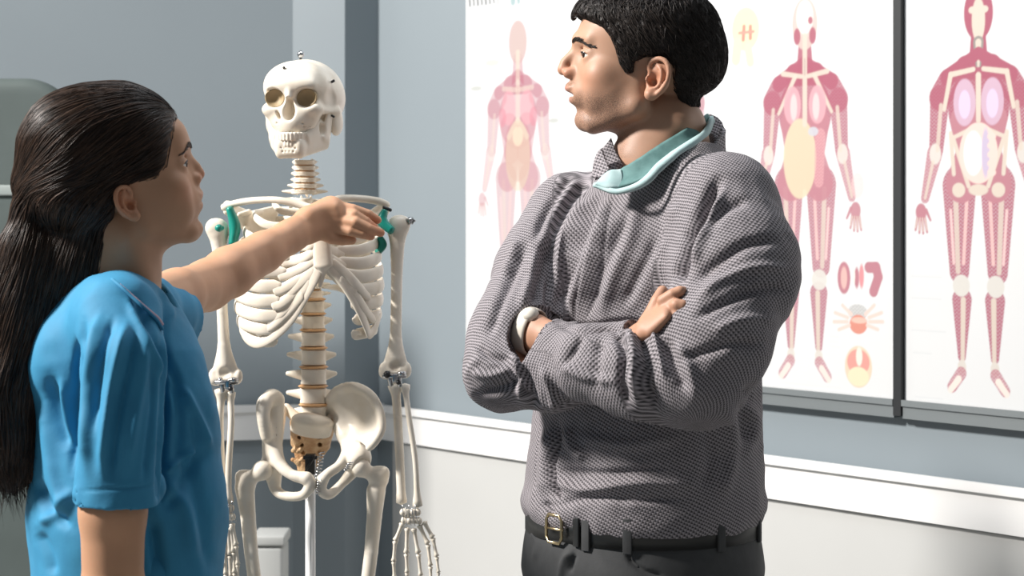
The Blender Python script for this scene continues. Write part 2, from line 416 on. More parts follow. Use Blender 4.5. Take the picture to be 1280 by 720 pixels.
def figure(pr, cs, ztop, zbot, kind, wx=1.0, washout=1.0):
    H = ztop-zbot
    T = lambda x, y: (cs+x*H*wx, ztop-y*H)
    def seg(a, b, ra, rb, col, al=1.0, var=0.): pr.seg(T(*a), T(*b), ra*H, rb*H, col, al*washout, var)
    def ell(c, r, col, al=1.0, ang=0., var=0.): pr.ell(T(*c), (r[0]*H, r[1]*H), col, al*washout, ang, var)
    seg((0, .12), (0, .2), .022, .030, MUS)
    seg((-.04, .2), (.04, .2), .03, .03, MUS)
    ell((0, .068), (.044, .068), PALE if kind != 2 else MUS)
    if kind == 1:
        ell((0, .05), (.03, .045), (.78, .74, .70)); ell((-.028, .10), (.012, .022), MUS); ell((.028, .10), (.012, .022), MUS); ell((.02, .06), (.008, .01), MUS)
    if kind == 2:
        ell((0, .085), (.020, .055), BONE); ell((-.018, .06), (.012, .009), BONE); ell((.018, .06), (.012, .009), BONE)
        seg((0, .14), (0, .21), .016, .006, (.30, .28, .26)); seg((0, .14), (0, .2), .009, .003, BONE)
    if kind == 0:
        ell((0, .068), (.044, .068), (.46, .26, .28)); ell((0, .066), (.038, .062), (.56, .46, .42)); seg((0, .1), (0, .2), .008, .008, BONE)
    for s in (-1, 1):                                                          # arms, shoulders and legs
        seg((s*.09, .235), (s*.118, .27), .036, .034, MUS, 1, .2); seg((s*.118, .27), (s*.13, .40), .031, .022, MUS, 1, .3)
        seg((s*.135, .41), (s*.165, .52), .024, .013, MUS2, 1, .3); ell((s*.133, .41), (.018, .026), (.66, .62, .58))
        seg((s*.115, .29), (s*.126, .40), .006, .006, BONE, .8); seg((s*.14, .43), (s*.165, .52), .005, .004, BONE, .8)
        hx = s*.178; ell((hx, .555), (.017, .022), MUS2)
        for i, (dx, L) in enumerate(((-.5, .035), (-.15, .045), (.2, .047), (.55, .042))):
            seg((hx+dx*.022, .57), (hx+dx*.035, .575+L*.7), .0042, .0032, MUS2); seg((hx+dx*.022, .57), (hx+dx*.035, .57+L*.7), .0016, .0014, BONE)
        seg((hx-s*.016, .55), (hx-s*.03, .575), .005, .003, MUS2)
        seg((s*.058, .49), (s*.058, .70), .052, .030, MUS, 1, .35); seg((s*.05, .77), (s*.05, .91), .030, .012, MUS, 1, .3)
        seg((s*.07, .50), (s*.062, .70), .008, .007, BONE, .8); seg((s*.046, .77), (s*.048, .92), .008, .006, BONE, .95)
        seg((s*.035, .52), (s*.045, .68), .005, .005, (.80, .55, .52), .8); seg((s*.085, .55), (s*.075, .68), .004, .004, (.84, .6, .58), .8)
        ell((s*.052, .735), (.026, .027), (.66, .64, .60)); ell((s*.05, .935), (.013, .018), (.66, .62, .57))
        seg((s*.052, .95), (s*.08, .985), .016, .015, MUS2, 1, .4); seg((s*.06, .965), (s*.085, .993), .009, .008, (.82, .72, .66))
    ell((0, .30), (.092, .10), MUS, 1, 0, .15); [seg((x*.042, .33), (x*.032, .41), .044, .036, MUS2) or seg((x*.032, .41), (x*.052, .485), .036, .047, MUS2) or seg((0, .165), (x*.095, .222), .014, .022, MUS) for x in (-1, 1)]
    ell((0, .40), (.066, .10), MUS2)
    if kind == 2:
        for s in (-1, 1):
            ell((s*.042, .285), (.034, .058), (.60, .42, .52)); ell((s*.042, .29), (.018, .035), (.66, .56, .74))
            seg((s*.03, .49), (s*.078, .37), .006, .006, BONE); seg((s*.015, .205), (s*.085, .215), .006, .007, BONE); seg((s*.085, .215), (s*.105, .30), .007, .006, BONE)
            seg((s*.085, .36), (s*.075, .46), .006, .006, BONE); ell((s*.06, .50), (.02, .018), BONE)
            seg((s*.02, .35), (s*.075, .37), .006, .005, BONE)
        ell((0, .41), (.058, .075), (.80, .62, .56)); ell((-.015, .41), (.03, .055), (.82, .76, .76)); ell((.022, .41), (.012, .06), (.56, .48, .62))
        for j in range(5): ell((.04, .37+j*.022), (.013, .009), (.82, .62, .56))
        seg((0, .22), (0, .33), .008, .007, BONE); ell((0, .50), (.03, .014), BONE)
    elif kind == 1:
        for s in (-1, 1):
            seg((s*.012, .205), (s*.08, .195), .006, .007, BONE); seg((s*.035, .205), (s*.095, .30), .007, .005, BONE)
            ell((s*.045, .28), (.03, .05), (.68, .38, .42)); ell((s*.04, .285), (.012, .035), (.78, .58, .58))
        ell((-.018, .42), (.058, .105), (.68, .58, .42)); seg((.055, .36), (.05, .48), .018, .016, (.66, .36, .38), 1, .6)
        ell((.03, .35), (.018, .012), (.55, .55, .60)); seg((0, .1), (0, .33), .008, .008, BONE); seg((0, .16), (0, .2), .003, .003, (.5, .4, .36))
    else:
        for s in (-1, 1):
            seg((s*.01, .215), (s*.07, .21), .008, .008, BONE); ell((s*.045, .27), (.034, .055), (.70, .36, .40)); ell((s*.075, .30), (.018, .03), (.60, .22, .28))
        seg((0, .1), (0, .31), .010, .010, BONE); seg((0, .31), (-.045, .36), .01, .01, BONE); seg((0, .31), (.045, .36), .01, .01, BONE)
        ell((0, .42), (.06, .11), (.62, .52, .38)); ell((0, .36), (.025, .03), (.78, .66, .50))

def chart(name, px0, px1, zt, zb, paint, label):
    q0, s0 = ray_line(px0, A0, DIR); s1 = ray_line(px1, A0, DIR)[1] if px1 < 1400 else s0+1.25
    root = empty(name, (*(A0+DIR*(s0+s1)/2+NRM*.0), zb), label, 'chart', 'anatomy charts on the wall')
    def pt(s_, off): p = A0+DIR*s_+NRM*off; return p
    pr = Print(s0, s1, zb, zt); paint(pr)
    off = .019
    X = A0[0]+DIR[0]*pr.S+NRM[0]*off; Yy = A0[1]+DIR[1]*pr.S+NRM[1]*off
    V = np.stack([X, Yy, pr.Z], -1).reshape(-1, 3); i = np.arange(pr.ns*pr.nz).reshape(pr.nz, pr.ns)
    F = np.stack([i[:-1, :-1], i[:-1, 1:], i[1:, 1:], i[1:, :-1]], -1).reshape(-1, 4)
    col = np.concatenate([pr.C.reshape(-1, 3), np.ones((pr.C.shape[0]*pr.C.shape[1], 1))], 1)
    mesh_obj('printed_sheet', V, F, M_print, root, False, {'ink': ('FLOAT_COLOR', col)})
    a, b = pt(s0, 0), pt(s1, 0)
    part('backing_board', wall_strip(a, b, zb, zt, .016, .0175), M_white, root, False)
    part('bottom_rail', [wall_strip(a, b, zb-.030, zb-.0006, .024, .0255), wall_strip(a, b, zb-.006, zb+.006, .006, .030)], M_alu, root, False)
    part('top_rail', wall_strip(a, b, zt+.0006, zt+.02, .022, .0245), M_alu, root, False)
    return root, s0, s1, pt
M_print = mat('printed_paper', (.8, .8, .8), .28); _t = NT(M_print)
_t.color(_t.n('ShaderNodeAttribute', attribute_name='ink').outputs['Color'])
M_alu = mat('grey_aluminium_rail', (.30, .33, .34), .35, .6)
M_blk = mat('black_gap_shadow', (.012, .014, .016), .5)

def Wp(px, py): return on_wall(px, py)
def texts(pr, items):
    for px, py, w_, rows, al in items:
        for r in range(rows):
            s_, z_ = Wp(px, py); s2, _ = Wp(px+w_*(.7+.3*random.random()), py)
            pr.seg((s_, z_-r*.010), (s2, z_-r*.010), .0013, .0013, (.55, .58, .60), al)
def paint_big(pr):
    for px, yt, yb, k, wx in ((655, 26, 428, 0, 1.0), (842, 12, 452, 0, 1.0), (1014, -2, 475, 1, .98)):
        s_, zt = Wp(px, yt); _, zb = Wp(px, yb); figure(pr, s_, zt, zb, k, wx, {0: .52, 1: .92}[k])  # glare washing out the left figures is put into the ink opacity
    # ornaments: head section at (940, 45), organs down the right margin
    def E(px, py, rx, ry, col, al=1., ang=0., var=0.):
        s_, z_ = Wp(px, py); d = 4.06/((px-640)/2600+.819); mx, mz = d*d/4.059/2600/.774, d/2600
        pr.ell((s_, z_), (rx*mx, ry*mz), col, al, ang, var)
    def L(pts, r, col, al=1.):
        pr.line([Wp(*p) for p in pts], r*.0021, col, al)
    E(940, 37, 17, 27, (.84, .73, .50)); L([(930, 55), (928, 75)], 6, (.84, .74, .52)); L([(943, 60), (946, 78)], 5, (.84, .74, .52))
    L([(938, 34), (937, 50)], 2.2, (.60, .30, .24)); L([(946, 34), (946, 48)], 2.2, (.60, .30, .24)); L([(932, 42), (950, 40)], 1.4, (.6, .34, .28))
    E(1063, 347, 8, 20, MUS2); E(1063, 347, 4, 14, (.70, .45, .42)); E(1079, 347, 3, 13, MUS2); E(1085, 345, 3, 15, (.7, .3, .32)); E(1075, 345, 2, 10, (.8, .75, .7))
    L([(1094, 334), (1103, 334), (1106, 346), (1100, 364)], 5.2, MUS2)
    E(1080, 390, 12, 10, (.48, .48, .47), 1, 0, .5); E(1081, 405, 11, 12, (.66, .28, .22)); E(1082, 400, 10, 4, (.74, .5, .42))
    for s in (-1, 1):
        for a in (-50, -20, 10, 38):
            r = math.radians(a); L([(1081+s*14*math.cos(r), 400+10*math.sin(r)), (1081+s*31*math.cos(r), 398+22*math.sin(r))], 1.7, (.82, .60, .54))
    E(1081, 458, 17, 26, (.82, .60, .46)); E(1081, 452, 14, 16, (.72, .34, .30)); E(1081, 470, 13, 12, (.84, .70, .50)); E(1082, 445, 4, 12, (.80, .74, .66))
    E(623, 79, 9, 4, (.62, .58, .48), .6); E(603, 111, 7, 3, (.45, .47, .44), .7); E(700, 151, 6, 3, (.45, .47, .44), .7); E(713, 181, 5, 4, (.66, .66, .62), .6)
    L([(617, 66), (619, 78)], 1, (.7, .66, .6), .6); L([(693, 40), (696, 60), (705, 66)], 1, (.80, .62, .62), .7)
    E(1080, 232, 8, 16, (.80, .58, .56), .5)
    # title line, cut by the top of the photograph: heavy dark letters, then a pale teal block and grey letters
    for px, wd in ((594, 3), (599, 2.5), (604, 3), (609, 2.5), (614, 3), (619, 2.5), (624, 2)):
        L([(px, -9), (px+1.2, 7.5-(px-594)*.12)], wd*.62, (.16, .17, .18), .85)
    L([(630, -9), (630, 6)], .9, (.3, .3, .3), .8); L([(641, -6), (641, 5)], 1.5, (.66, .67, .68), .9)
    L([(649, -8), (649, 3)], 4.2, (.34, .46, .48), .9); L([(656, -8), (656, 3)], 2.6, (.34, .46, .48), .9)
    for px in (666, 671, 676, 682, 688, 693): L([(px, -8), (px, 0)], 1.3, (.45, .44, .46), .85)
    texts(pr, [(596, 31, 17, 1, .8), (676, 21, 28, 1, .4), (960, 20, 22, 5, .22), (1050, 16, 60, 4, .22), (1064, 90, 48, 4, .20), (1068, 130, 44, 5, .18), (1072, 170, 40, 4, .18),
               (922, 125, 24, 3, .2), (1076, 205, 40, 4, .18), (1060, 312, 55, 2, .3), (600, 180, 12, 2, .2), (990, 478, 90, 2, .15), (930, 95, 26, 3, .2), (1046, 420, 12, 3, .2)])
def paint_small(pr):
    s_, zt = Wp(1231, -18); _, zb = Wp(1231, 493); figure(pr, s_, zt, zb, 2, 1.0, 1.0)
    figure(pr, s_+.52, zt, zb, 1, 1.0, 1.0)
    texts(pr, [(1146, 44, 46, 1, .5), (1144, 92, 30, 1, .4), (1144, 125, 20, 1, .35), (1144, 160, 18, 1, .35), (1144, 205, 16, 1, .35), (1148, 345, 40, 1, .35),
               (1148, 372, 46, 1, .35), (1148, 412, 42, 1, .35), (1150, 440, 30, 1, .35), (1152, 495, 42, 2, .3)])
chart('anatomy_chart', 590, 1128, 2.05, 1.06, paint_big, 'long white anatomy chart with several pink muscle figures, behind the man')
r2, s0b, s1b, ptf = chart('anatomy_chart', 1139, 1500, 2.05, 1.06, paint_small, 'white anatomy chart with one large pink muscle figure, at the right edge')
sa = ray_line(1127, A0, DIR)[1]
part('gap_shadow_strip', [wall_strip(A0+DIR*(sa+.004), A0+DIR*(s0b-.001), 1.035, 2.06, .03, .030)], M_blk, r2, False)  # black strip put in for the shadowed gap between the two boards

# ------------------------------------------------------------------ things in the far left corner
M_pad = noisy('grey_green_fabric', (.075, .097, .094), (.068, .088, .085), 8, .75, .15, .002)
M_grey = mat('light_grey_plastic', (.40, .41, .40), .6)
s = Sculpt(.008); pY = 4.75
c1, c2 = P(-190, 97, pY), P(98, 740, pY)
cc = (c1+c2)/2; hx, hz = abs(c2[0]-c1[0])/2, (c1[2]-.24)/2; cz = (c1[2]+.24)/2
s.box((cc[0], pY+.03, cz), (hx, .03, hz), .028)
s.box((cc[0], pY+.03, cz), (hx, .03, hz), .028)
V, F = s.mesh()
root = empty('privacy_screen', (cc[0], pY+.03, 0), 'grey-green padded free-standing screen with rounded top, behind the woman', 'screen')
# round the upper corners
rc = .13; dx = np.abs(V[:, 0]-cc[0])-(hx-rc); dz = V[:, 2]-(c1[2]-rc); m = (dx > 0) & (dz > 0)
L_ = np.hypot(dx, dz); k = m & (L_ > 1e-6); mx_ = np.maximum(dx, dz); f_ = np.where(k, mx_/np.maximum(L_, 1e-6), 1)
V[k, 0] = cc[0]+np.sign(V[k, 0]-cc[0])*((hx-rc)+dx[k]*f_[k]); V[k, 2] = (c1[2]-rc)+dz[k]*f_[k]
mesh_obj('padded_panel', V, F, M_pad, root)
part('seam_strip', box_geo((cc[0], pY-.003, P(0, 238, pY)[2]), (hx-.02, .004, .012), None, .003), mat('pale_piping', (.30, .34, .33), .5), root)
for sx in (-1, 1):
    part('foot', [box_geo((cc[0]+sx*(hx-.15), pY+.03, .02), (.03, .2, .02), None, .008), box_geo((cc[0]+sx*(hx-.15), pY+.03, .14), (.02, .015, .11), None, .004)], M_grey, root)
q0, q1 = P(312, 676, 4.72), P(350, 676, 4.72)
root = empty('storage_box', ((q0[0]+q1[0])/2, 4.85, 0), 'pale grey box standing by the wall behind the skeleton\'s thigh bone', 'box')
bx0 = ((q0[0]+q1[0])/2, 4.85, (q0[2])/2)
part('box_body', box_geo((bx0[0], bx0[1], q0[2]/2-.012), ((q1[0]-q0[0])/2, .06, q0[2]/2-.0125), None, .01), M_grey, root)
part('lid', box_geo((bx0[0], bx0[1], q0[2]-.012), ((q1[0]-q0[0])/2+.004, .064, .012), None, .005), M_grey, root)
# ------------------------------------------------------------------ the teaching skeleton on its pole
M_bone = noisy('ivory_plastic_bone', (.80, .735, .635), (.74, .665, .55), 26, .38, .12, .0015)
M_bone2 = noisy('shaded_ivory_bone', (.66, .50, .36), (.52, .33, .18), 45, .5, .3, .003)
M_sac = noisy('tan_sacral_bone', (.50, .27, .12), (.66, .44, .24), 60, .5, .6, .004)
M_disc = mat('orange_rubber_disc', (.62, .36, .17), .5)
M_green = mat('green_joint_pad', (.0, .23, .18), .4)
M_chrome = mat('steel_hardware', (.45, .46, .47), .22, 1.0)
M_black = mat('black_clamp', (.015, .016, .018), .4)
M_whiterod = mat('white_enamelled_pole', (.72, .73, .73), .25)
SY = 3.5
SKEL = empty('anatomical_skeleton', (P(388, 400, SY)[0], SY+.02, 0), 'life-size ivory plastic human skeleton hanging on a white pole stand', 'skeleton')
def sk(name, geo, m=None, parent=None): return part(name, geo, m or M_bone, parent or SKEL)
def sks(name, s, m=None, parent=None, n=1):
    V, F = s.mesh(n); return mesh_obj(name, V, F, m or M_bone, parent or SKEL)
def Q(px, py, d=0.0): return P(px, py, SY+d)
U = SY/FPX                                                                    # one picture pixel at the skeleton, in metres

# skull: local frame x = towards the viewer's left of its face, y = back, z = up; units of pixels
s = Sculpt(.0013); Rk = rot('Z', -11)@rot('X', 2)
SKC = Q(378, 124, 0)
s.frame(Rk, SKC, U)
s.ell((0, 12, 4), (48.5, 60, 46)); s.ell((0, -28, 17), (40, 26, 29), k=14); s.ell((0, 40, -2), (40, 30, 34), k=12)
s.ell((0, -48, 16), (30, 9, 9), k=12)                                         # brow
s.ell((-24, -42, -13), (15, 13, 10), k=8); s.ell((24, -42, -13), (15, 13, 10), k=8)   # cheekbones
s.ell((0, -36, -18), (31, 18, 20), k=10)
for sx in (-1, 1):
    s.cap((sx*31, -36, -14), (sx*44, -2, -15), 4.4, 4.6, 5)                   # arch
s.ell((0, -43, -30), (21, 18, 20), k=9); s.ell((0, -36, -28), (28, 17, 18), k=10)    # upper jaw
s.cap((0, -55, 9), (0, -62, -3), 4.2, 4.0, 4)
for sx in (-1, 1): s.ell((sx*41, 8, -30), (8, 16, 16), k=10)                  # mastoids
for sx in (-1, 1): s.ell((sx*20.5, -57, 1), (13.6, 22, 12.0), rot('Y', -sx*8), 3, 's')
s.ell((0, -62, -16), (7.4, 22, 11), k=3, op='s'); s.ell((0, -62, -8), (4.5, 22, 10), k=3, op='s')
for sx in (-1, 1): s.ell((sx*45, -22, -2), (5, 13, 12), k=5, op='s')          # temple hollow
s.ell((-14, -58, -20), (2.2, 8, 6.5), rot('Y', -25), 1.5, 's')
for i in range(-6, 7):                                                        # upper teeth
    a = i*.235; s.cap((18.5*math.sin(a), -45-18.0*math.cos(a), -43), (18*math.sin(a), -45-18.0*math.cos(a), -50), 2.5, 2.2, .8)
for r_ in range(3):                                                           # root pits above the teeth
    for i in range(-4, 5):
        a = i*.24+.12*(r_ % 2); s.sph((19.6*math.sin(a), -44-19.6*math.cos(a), -30-4.3*r_), 1.35, .8, 's')
skull = sks('skull', s)
for sx in (-1, 1):  # added tan shells that colour in the shaded hollow of each eye socket
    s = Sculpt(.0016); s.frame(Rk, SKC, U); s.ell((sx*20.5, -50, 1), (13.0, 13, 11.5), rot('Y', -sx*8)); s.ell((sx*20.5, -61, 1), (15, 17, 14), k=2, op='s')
    sks('eye_socket_shade', s, mat('tan_socket_shade', (.36, .27, .15), .6), skull)
for c_, r in (((-9, -47, 38), 2.0), ((45, -16, 22), 2.2), ((44, -14, -22), 1.8)):
    p = Rk@(np.array(c_)*U)+SKC; d_ = p-SKC; d_ /= np.linalg.norm(d_); sk('rivet', tube_geo([p-d_*.004, p+d_*.0016], r*U*.8, 8), M_black, skull)
s = Sculpt(.0013); s.frame(Rk, SKC, U)                              # lower jaw
for sx in (-1, 1):
    s.ecap((sx*37, -8, -22), (sx*33, -14, -50), (0, 1, 0), (13, 4.5), (13, 5), 3)
    s.ecap((sx*33, -14, -52), (sx*12, -55, -61), (0, 0, 1), (11, 5), (12, 6), 4)
    s.ecap((sx*32, -22, -36), (sx*20, -48, -48), (0, 0, 1), (13, 3), (8, 4), 4)
s.ecap((-12, -55, -60), (12, -55, -60), (0, 0, 1), (12, 6), (12, 6), 5); s.ell((0, -57, -66), (15, 6, 6), k=5)
s.ell((0, -43, -57), (18, 14, 9), k=6)
for i in range(-6, 7):
    a = i*.225; s.cap((17*math.sin(a), -43-18*math.cos(a), -57), (17*math.sin(a), -43-18.2*math.cos(a), -52.5), 2.3, 2.1, .8)
for r_ in range(2):
    for i in range(-4, 5):
        a = i*.25+.12*r_; s.sph((18.4*math.sin(a), -43-20.5*math.cos(a), -60.5-4*r_), 1.3, .6, 's')
s.ell((34, -27, -37), (8, 4, 8), k=2, op='s')
sks('jawbone', s)
# hanging bolt on the crown
b = Q(376, 82, .03)
sk('crown_bolt', [lathe_geo([(4*U, 0), (4*U, 3*U), (2*U, 4*U), (1.8*U, 10*U)], b, 14), lathe_geo([(.3*U, 9*U), (3.5*U, 11*U), (4.6*U, 14*U), (3.5*U, 17*U), (.3*U, 19*U)], b, 14)], M_chrome)

# vertebrae
def vertebra(name, px, py, w_, h_, d_, tp, spine_l, droop, tl=None, m=None, yaw=0, dd=.03, fat=1.0):
    s = Sculpt(.0016); s.frame(rot('Z', yaw), Q(px, py, dd), U)
    hw, hh = w_/2, h_/2
    s.cap((0, 0, -hh+hw*.1), (0, 0, hh-hw*.1), .1, .1)
    s.pr.clear()
    c = s.w((0, 0, 0)); r1, r2, H_ = hw*U, d_/2*U, hh*U; M = s.R
    def body(p):
        q = (p-c)@M; rr = np.sqrt((q[..., 0]/r1)**2+(q[..., 1]/r2)**2); waist = 1-.10*np.cos(np.clip(q[..., 2]/H_, -1, 1)*PI/2)
        return np.maximum((rr-waist)*min(r1, r2), np.abs(q[..., 2])-H_)+.0008
    s.add(body, c-np.array([r1, r1, H_])*1.3, c+np.array([r1, r1, H_])*1.3, 1.5*U, 'u')
    for sx in (-1, 1):
        tq = tp if (sx < 0 or tl is None) else tl; s.ecap((sx*hw*.75, d_*.35, h_*.05), (sx*tq, d_*.5, h_*.12), (0, 0, 1), (h_*.36*fat, h_*.24*fat), (h_*.15*fat, h_*.14*fat), 2.5)
        pass
        s.cap((sx*hw*.5, d_*.5, h_*.1), (sx*2, d_*1.0, 0), h_*.2, h_*.2, 2)
        s.cap((sx*hw*.55, d_*.72, -h_*.55), (sx*hw*.55, d_*.72, h_*.65), h_*.17, h_*.17, 2)
    s.ecap((0, d_*.9, 0), (0, d_*.9+spine_l, -droop), (0, 0, 1), (h_*.3, 2.2), (h_*.28, 1.8), 2)
    return sks(name, s, m)
cer = [(380, 203, 27), (380.5, 210, 28), (380.5, 217.5, 28), (381, 225, 29), (381, 232.5, 31), (380, 240, 33)]
for i, (x, y, w_) in enumerate(cer): vertebra('cervical_vertebra', x, y, w_+3, 7.0, 21, [15, 16, 17, 18, 22, 28][i], 14+i*2, 5, dd=.015, fat=1.5)
for i, (x, y, w_) in enumerate(cer[:-1]): sk('disc', lathe_geo([(w_*.40*U, -.9*U), (w_*.42*U, 0), (w_*.40*U, .9*U)], Q(x, y+3.75, .02), 18), M_disc)
# thoracic column seen between the ribs, lumbar column below
tho = [(381+i*.9, 252+i*11.6) for i in range(11)]
for i, (x, y) in enumerate(tho): vertebra('thoracic_vertebra', x, y, 22+i*.9, 9.8, 22+i, 22, 22, 14, dd=.055)
for i, (x, y) in enumerate(tho): sk('disc', lathe_geo([(10.5*U, -.9*U), (11*U, 0), (10.5*U, .9*U)], Q(x, y+5.8, .055), 18), M_disc)
lum = [(391.5, 383.5, 31), (391.5, 402.5, 32), (391.5, 423.5, 33.5), (392, 446.5, 34.5), (392, 470.5, 35.5), (391.5, 494.5, 36.5), (392, 516, 36)]
lh = [16, 18, 19.5, 20.5, 21, 21, 18]
for i, (x, y, w_) in enumerate(lum): vertebra('lumbar_vertebra', x, y, w_, lh[i], 27, [26, 28, 31, 33, 34, 33, 25][i], 24, 4, [20, 21, 23, 25, 26, 26, 25][i], dd=.035)
for i in range(len(lum)):
    x, y, w_ = lum[i]; yy = y-lh[i]/2-1.4
    sk('disc', lathe_geo([(w_*.47*U, -1.4*U), (w_*.53*U, 0), (w_*.47*U, 1.4*U)], Q(x, yy, .035), 24), M_disc)

# ribs: pixel control points of the front half, then round the back to the column; flat section
def rib(side, pts, wd=4.6, th=2.2, name='rib'):
    g = catmull([Q(*p) for p in pts], 7)
    c = Q(388, 340, .04); out = g-c; out[:, 2] = 0
    n = len(g); t = np.linspace(0, 1, n); W = wd*U*(.62+.38*np.clip((t-.25)*2.4, 0, 1)); W = W*np.clip(np.minimum(t, 1.04-t)*12, .55, 1)
    T = np.gradient(g, axis=0); T /= np.linalg.norm(T, axis=1)[:, None]
    o = out/np.linalg.norm(out, axis=1)[:, None]; sd = np.cross(T, o)
    return sk(name, tube_geo(g, W, 12, th*U, sd))
# (spine y, widest x, widest y, front x, front y): the bone drops forward, its cartilage climbs back to the breastbone
CXB = 388
LR = [(-1, 250, 342, 252, 384, 262), (-1, 262, 318, 268, 378, 282), (-1, 274, 306, 288, 368, 304), (-1, 286, 300, 306, 362, 322), (-1, 298, 296, 325, 358, 338),
      (-1, 310, 294, 344, 352, 356), (-1, 322, 293, 363, 350, 374), (-1, 334, 295, 381, 352, 392), (-1, 346, 298, 398, 350, 408), (-1, 358, 304, 414, 346, 424)]
RR = [(1, 250, 432, 252, 400, 262), (1, 262, 456, 266, 406, 280), (1, 274, 468, 284, 412, 300), (1, 286, 472, 300, 416, 312), (1, 298, 475, 318, 418, 326),
      (1, 310, 477, 336, 424, 340), (1, 322, 478, 354, 432, 356), (1, 334, 477, 372, 440, 374), (1, 346, 475, 390, 446, 392), (1, 358, 470, 408, 448, 412)]
depth_f = [-.035, -.055, -.07, -.08, -.088, -.092, -.094, -.092, -.088, -.08]
wds = [4.6, 5.6, 6.6, 7.4, 8.0, 8.3, 8.3, 8.2, 7.8, 7.2]
for L in (LR, RR):
    for i, (sd, ys, xw, yw, xf, yf) in enumerate(L):
        w_ = xw-CXB; f = depth_f[i]
        pts = [(CXB+sd*13, ys, .075), (CXB+w_*.50, ys-1+(yw-ys)*.10, .118), (CXB+w_*.86, ys+(yw-ys)*.55, .085), (xw, yw, .02),
               (CXB+w_*.93, yw+(yf-yw)*.15+5, f*.55), (CXB+w_*.70, (yw*.55+yf*.45)+8, f*.9)]
        pts.append((xf, yf+2, f))
        rib(sd, pts, wds[i], 2.3)
# costal cartilage sheets: smooth fused bands from rib ends to the breastbone
def band(pts, w0, w1, k=0, th=2.3):
    g = catmull([Q(*p) for p in pts], 8); n = len(g); t = np.linspace(0, 1, n)
    return sk('costal_cartilage', tube_geo(g, (w0+(w1-w0)*t)*U*np.clip(np.minimum(t, 1-t)*14+.5, 0, 1), 12, th*U, (0, .15, 1)))
ST = [(403, 272), (403, 288), (404, 300), (404, 309), (404, 318), (404, 326), (403, 332)]
for i in range(1, 7):
    x, y = LR[i][4], LR[i][5]; e = ST[i]
    band([(x-10, y+7, depth_f[i]+.002), (x+4, y+4, depth_f[i]-.002), ((x+e[0])/2, (y+e[1])/2+5, -.096), (e[0]-3, e[1], -.100)], wds[i]*.9, 6.2)
    x, y = RR[i][4], RR[i][5]
    band([(x+14, y+6, depth_f[i]+.002), (x+4, y+3, depth_f[i]-.002), ((x+e[0])/2+3, (y+e[1])/2+2, -.096), (e[0]+3, e[1], -.100)], wds[i]*.9, 6.2)
# the broad lower left margin, merging downwards, and its mirror on the right
band([(396, 334, -.1), (388, 352, -.100), (376, 374, -.097), (362, 397, -.093), (344, 416, -.087), (324, 427, -.07), (310, 422, -.05), (301, 406, -.03)], 10, 7.5)
band([(392, 336, -.099), (376, 352, -.097), (358, 370, -.094), (342, 385, -.088)], 9, 6)
band([(386, 350, -.099), (368, 374, -.096), (350, 392, -.092), (334, 403, -.084)], 9, 6)
band([(378, 366, -.099), (358, 390, -.094), (340, 406, -.088), (320, 416, -.07)], 8, 6)
band([(408, 330, -.1), (424, 347, -.099), (438, 367, -.096), (450, 389, -.092), (458, 408, -.084), (462, 418, -.075), (470, 407, -.05), (475, 392, -.02)], 6, 6)
band([(412, 326, -.099), (430, 340, -.097), (446, 356, -.092), (462, 374, -.075)], 6, 6)
band([(426, 346, -.099), (442, 366, -.094), (456, 386, -.086), (468, 402, -.06)], 6, 6)
s = Sculpt(.0016); s.frame(np.eye(3), (0, 0, 0), 1)                            # breastbone
s.ecap(Q(399, 264, -.088), Q(401, 280, -.096), (1, 0, 0), (19*U, 5*U), (12*U, 5*U), .004)
s.ecap(Q(401, 284, -.097), Q(404, 332, -.103), (1, 0, 0), (10*U, 4.5*U), (12*U, 4.5*U), .004)
s.ecap(Q(404, 334, -.103), Q(400, 358, -.098), (1, 0, 0), (6*U, 3*U), (2.5*U, 2*U), .005)
for i in range(4): s.box(Q(403, 292+i*10.5, -.112), (.011, .003, .0008), .0005, None, .002, 's')
sks('breastbone', s)

# collar bones
sk('collar_bone', tube_geo(catmull([Q(393, 262, -.06), Q(372, 255, -.055), (Q(345, 250, -.05)), Q(318, 250.5, -.03), Q(296, 254, -.01), Q(278, 260, .0)], 8),
   np.interp(np.linspace(0, 1, 41), [0, .1, .5, .85, .95, 1], [6*U, 5*U, 4*U, 4.6*U, 5.6*U, 4*U]), 14))
sk('collar_bone', tube_geo(catmull([Q(407, 262, -.06), Q(420, 250, -.045), (Q(437, 248, -.03)), Q(456, 249, -.02), Q(474, 252, -.01), Q(485, 258, .0)], 8),
   np.interp(np.linspace(0, 1, 41), [0, .1, .5, .85, .95, 1], [6*U, 5*U, 4.6*U, 4.8*U, 5.4*U, 4*U]), 14))
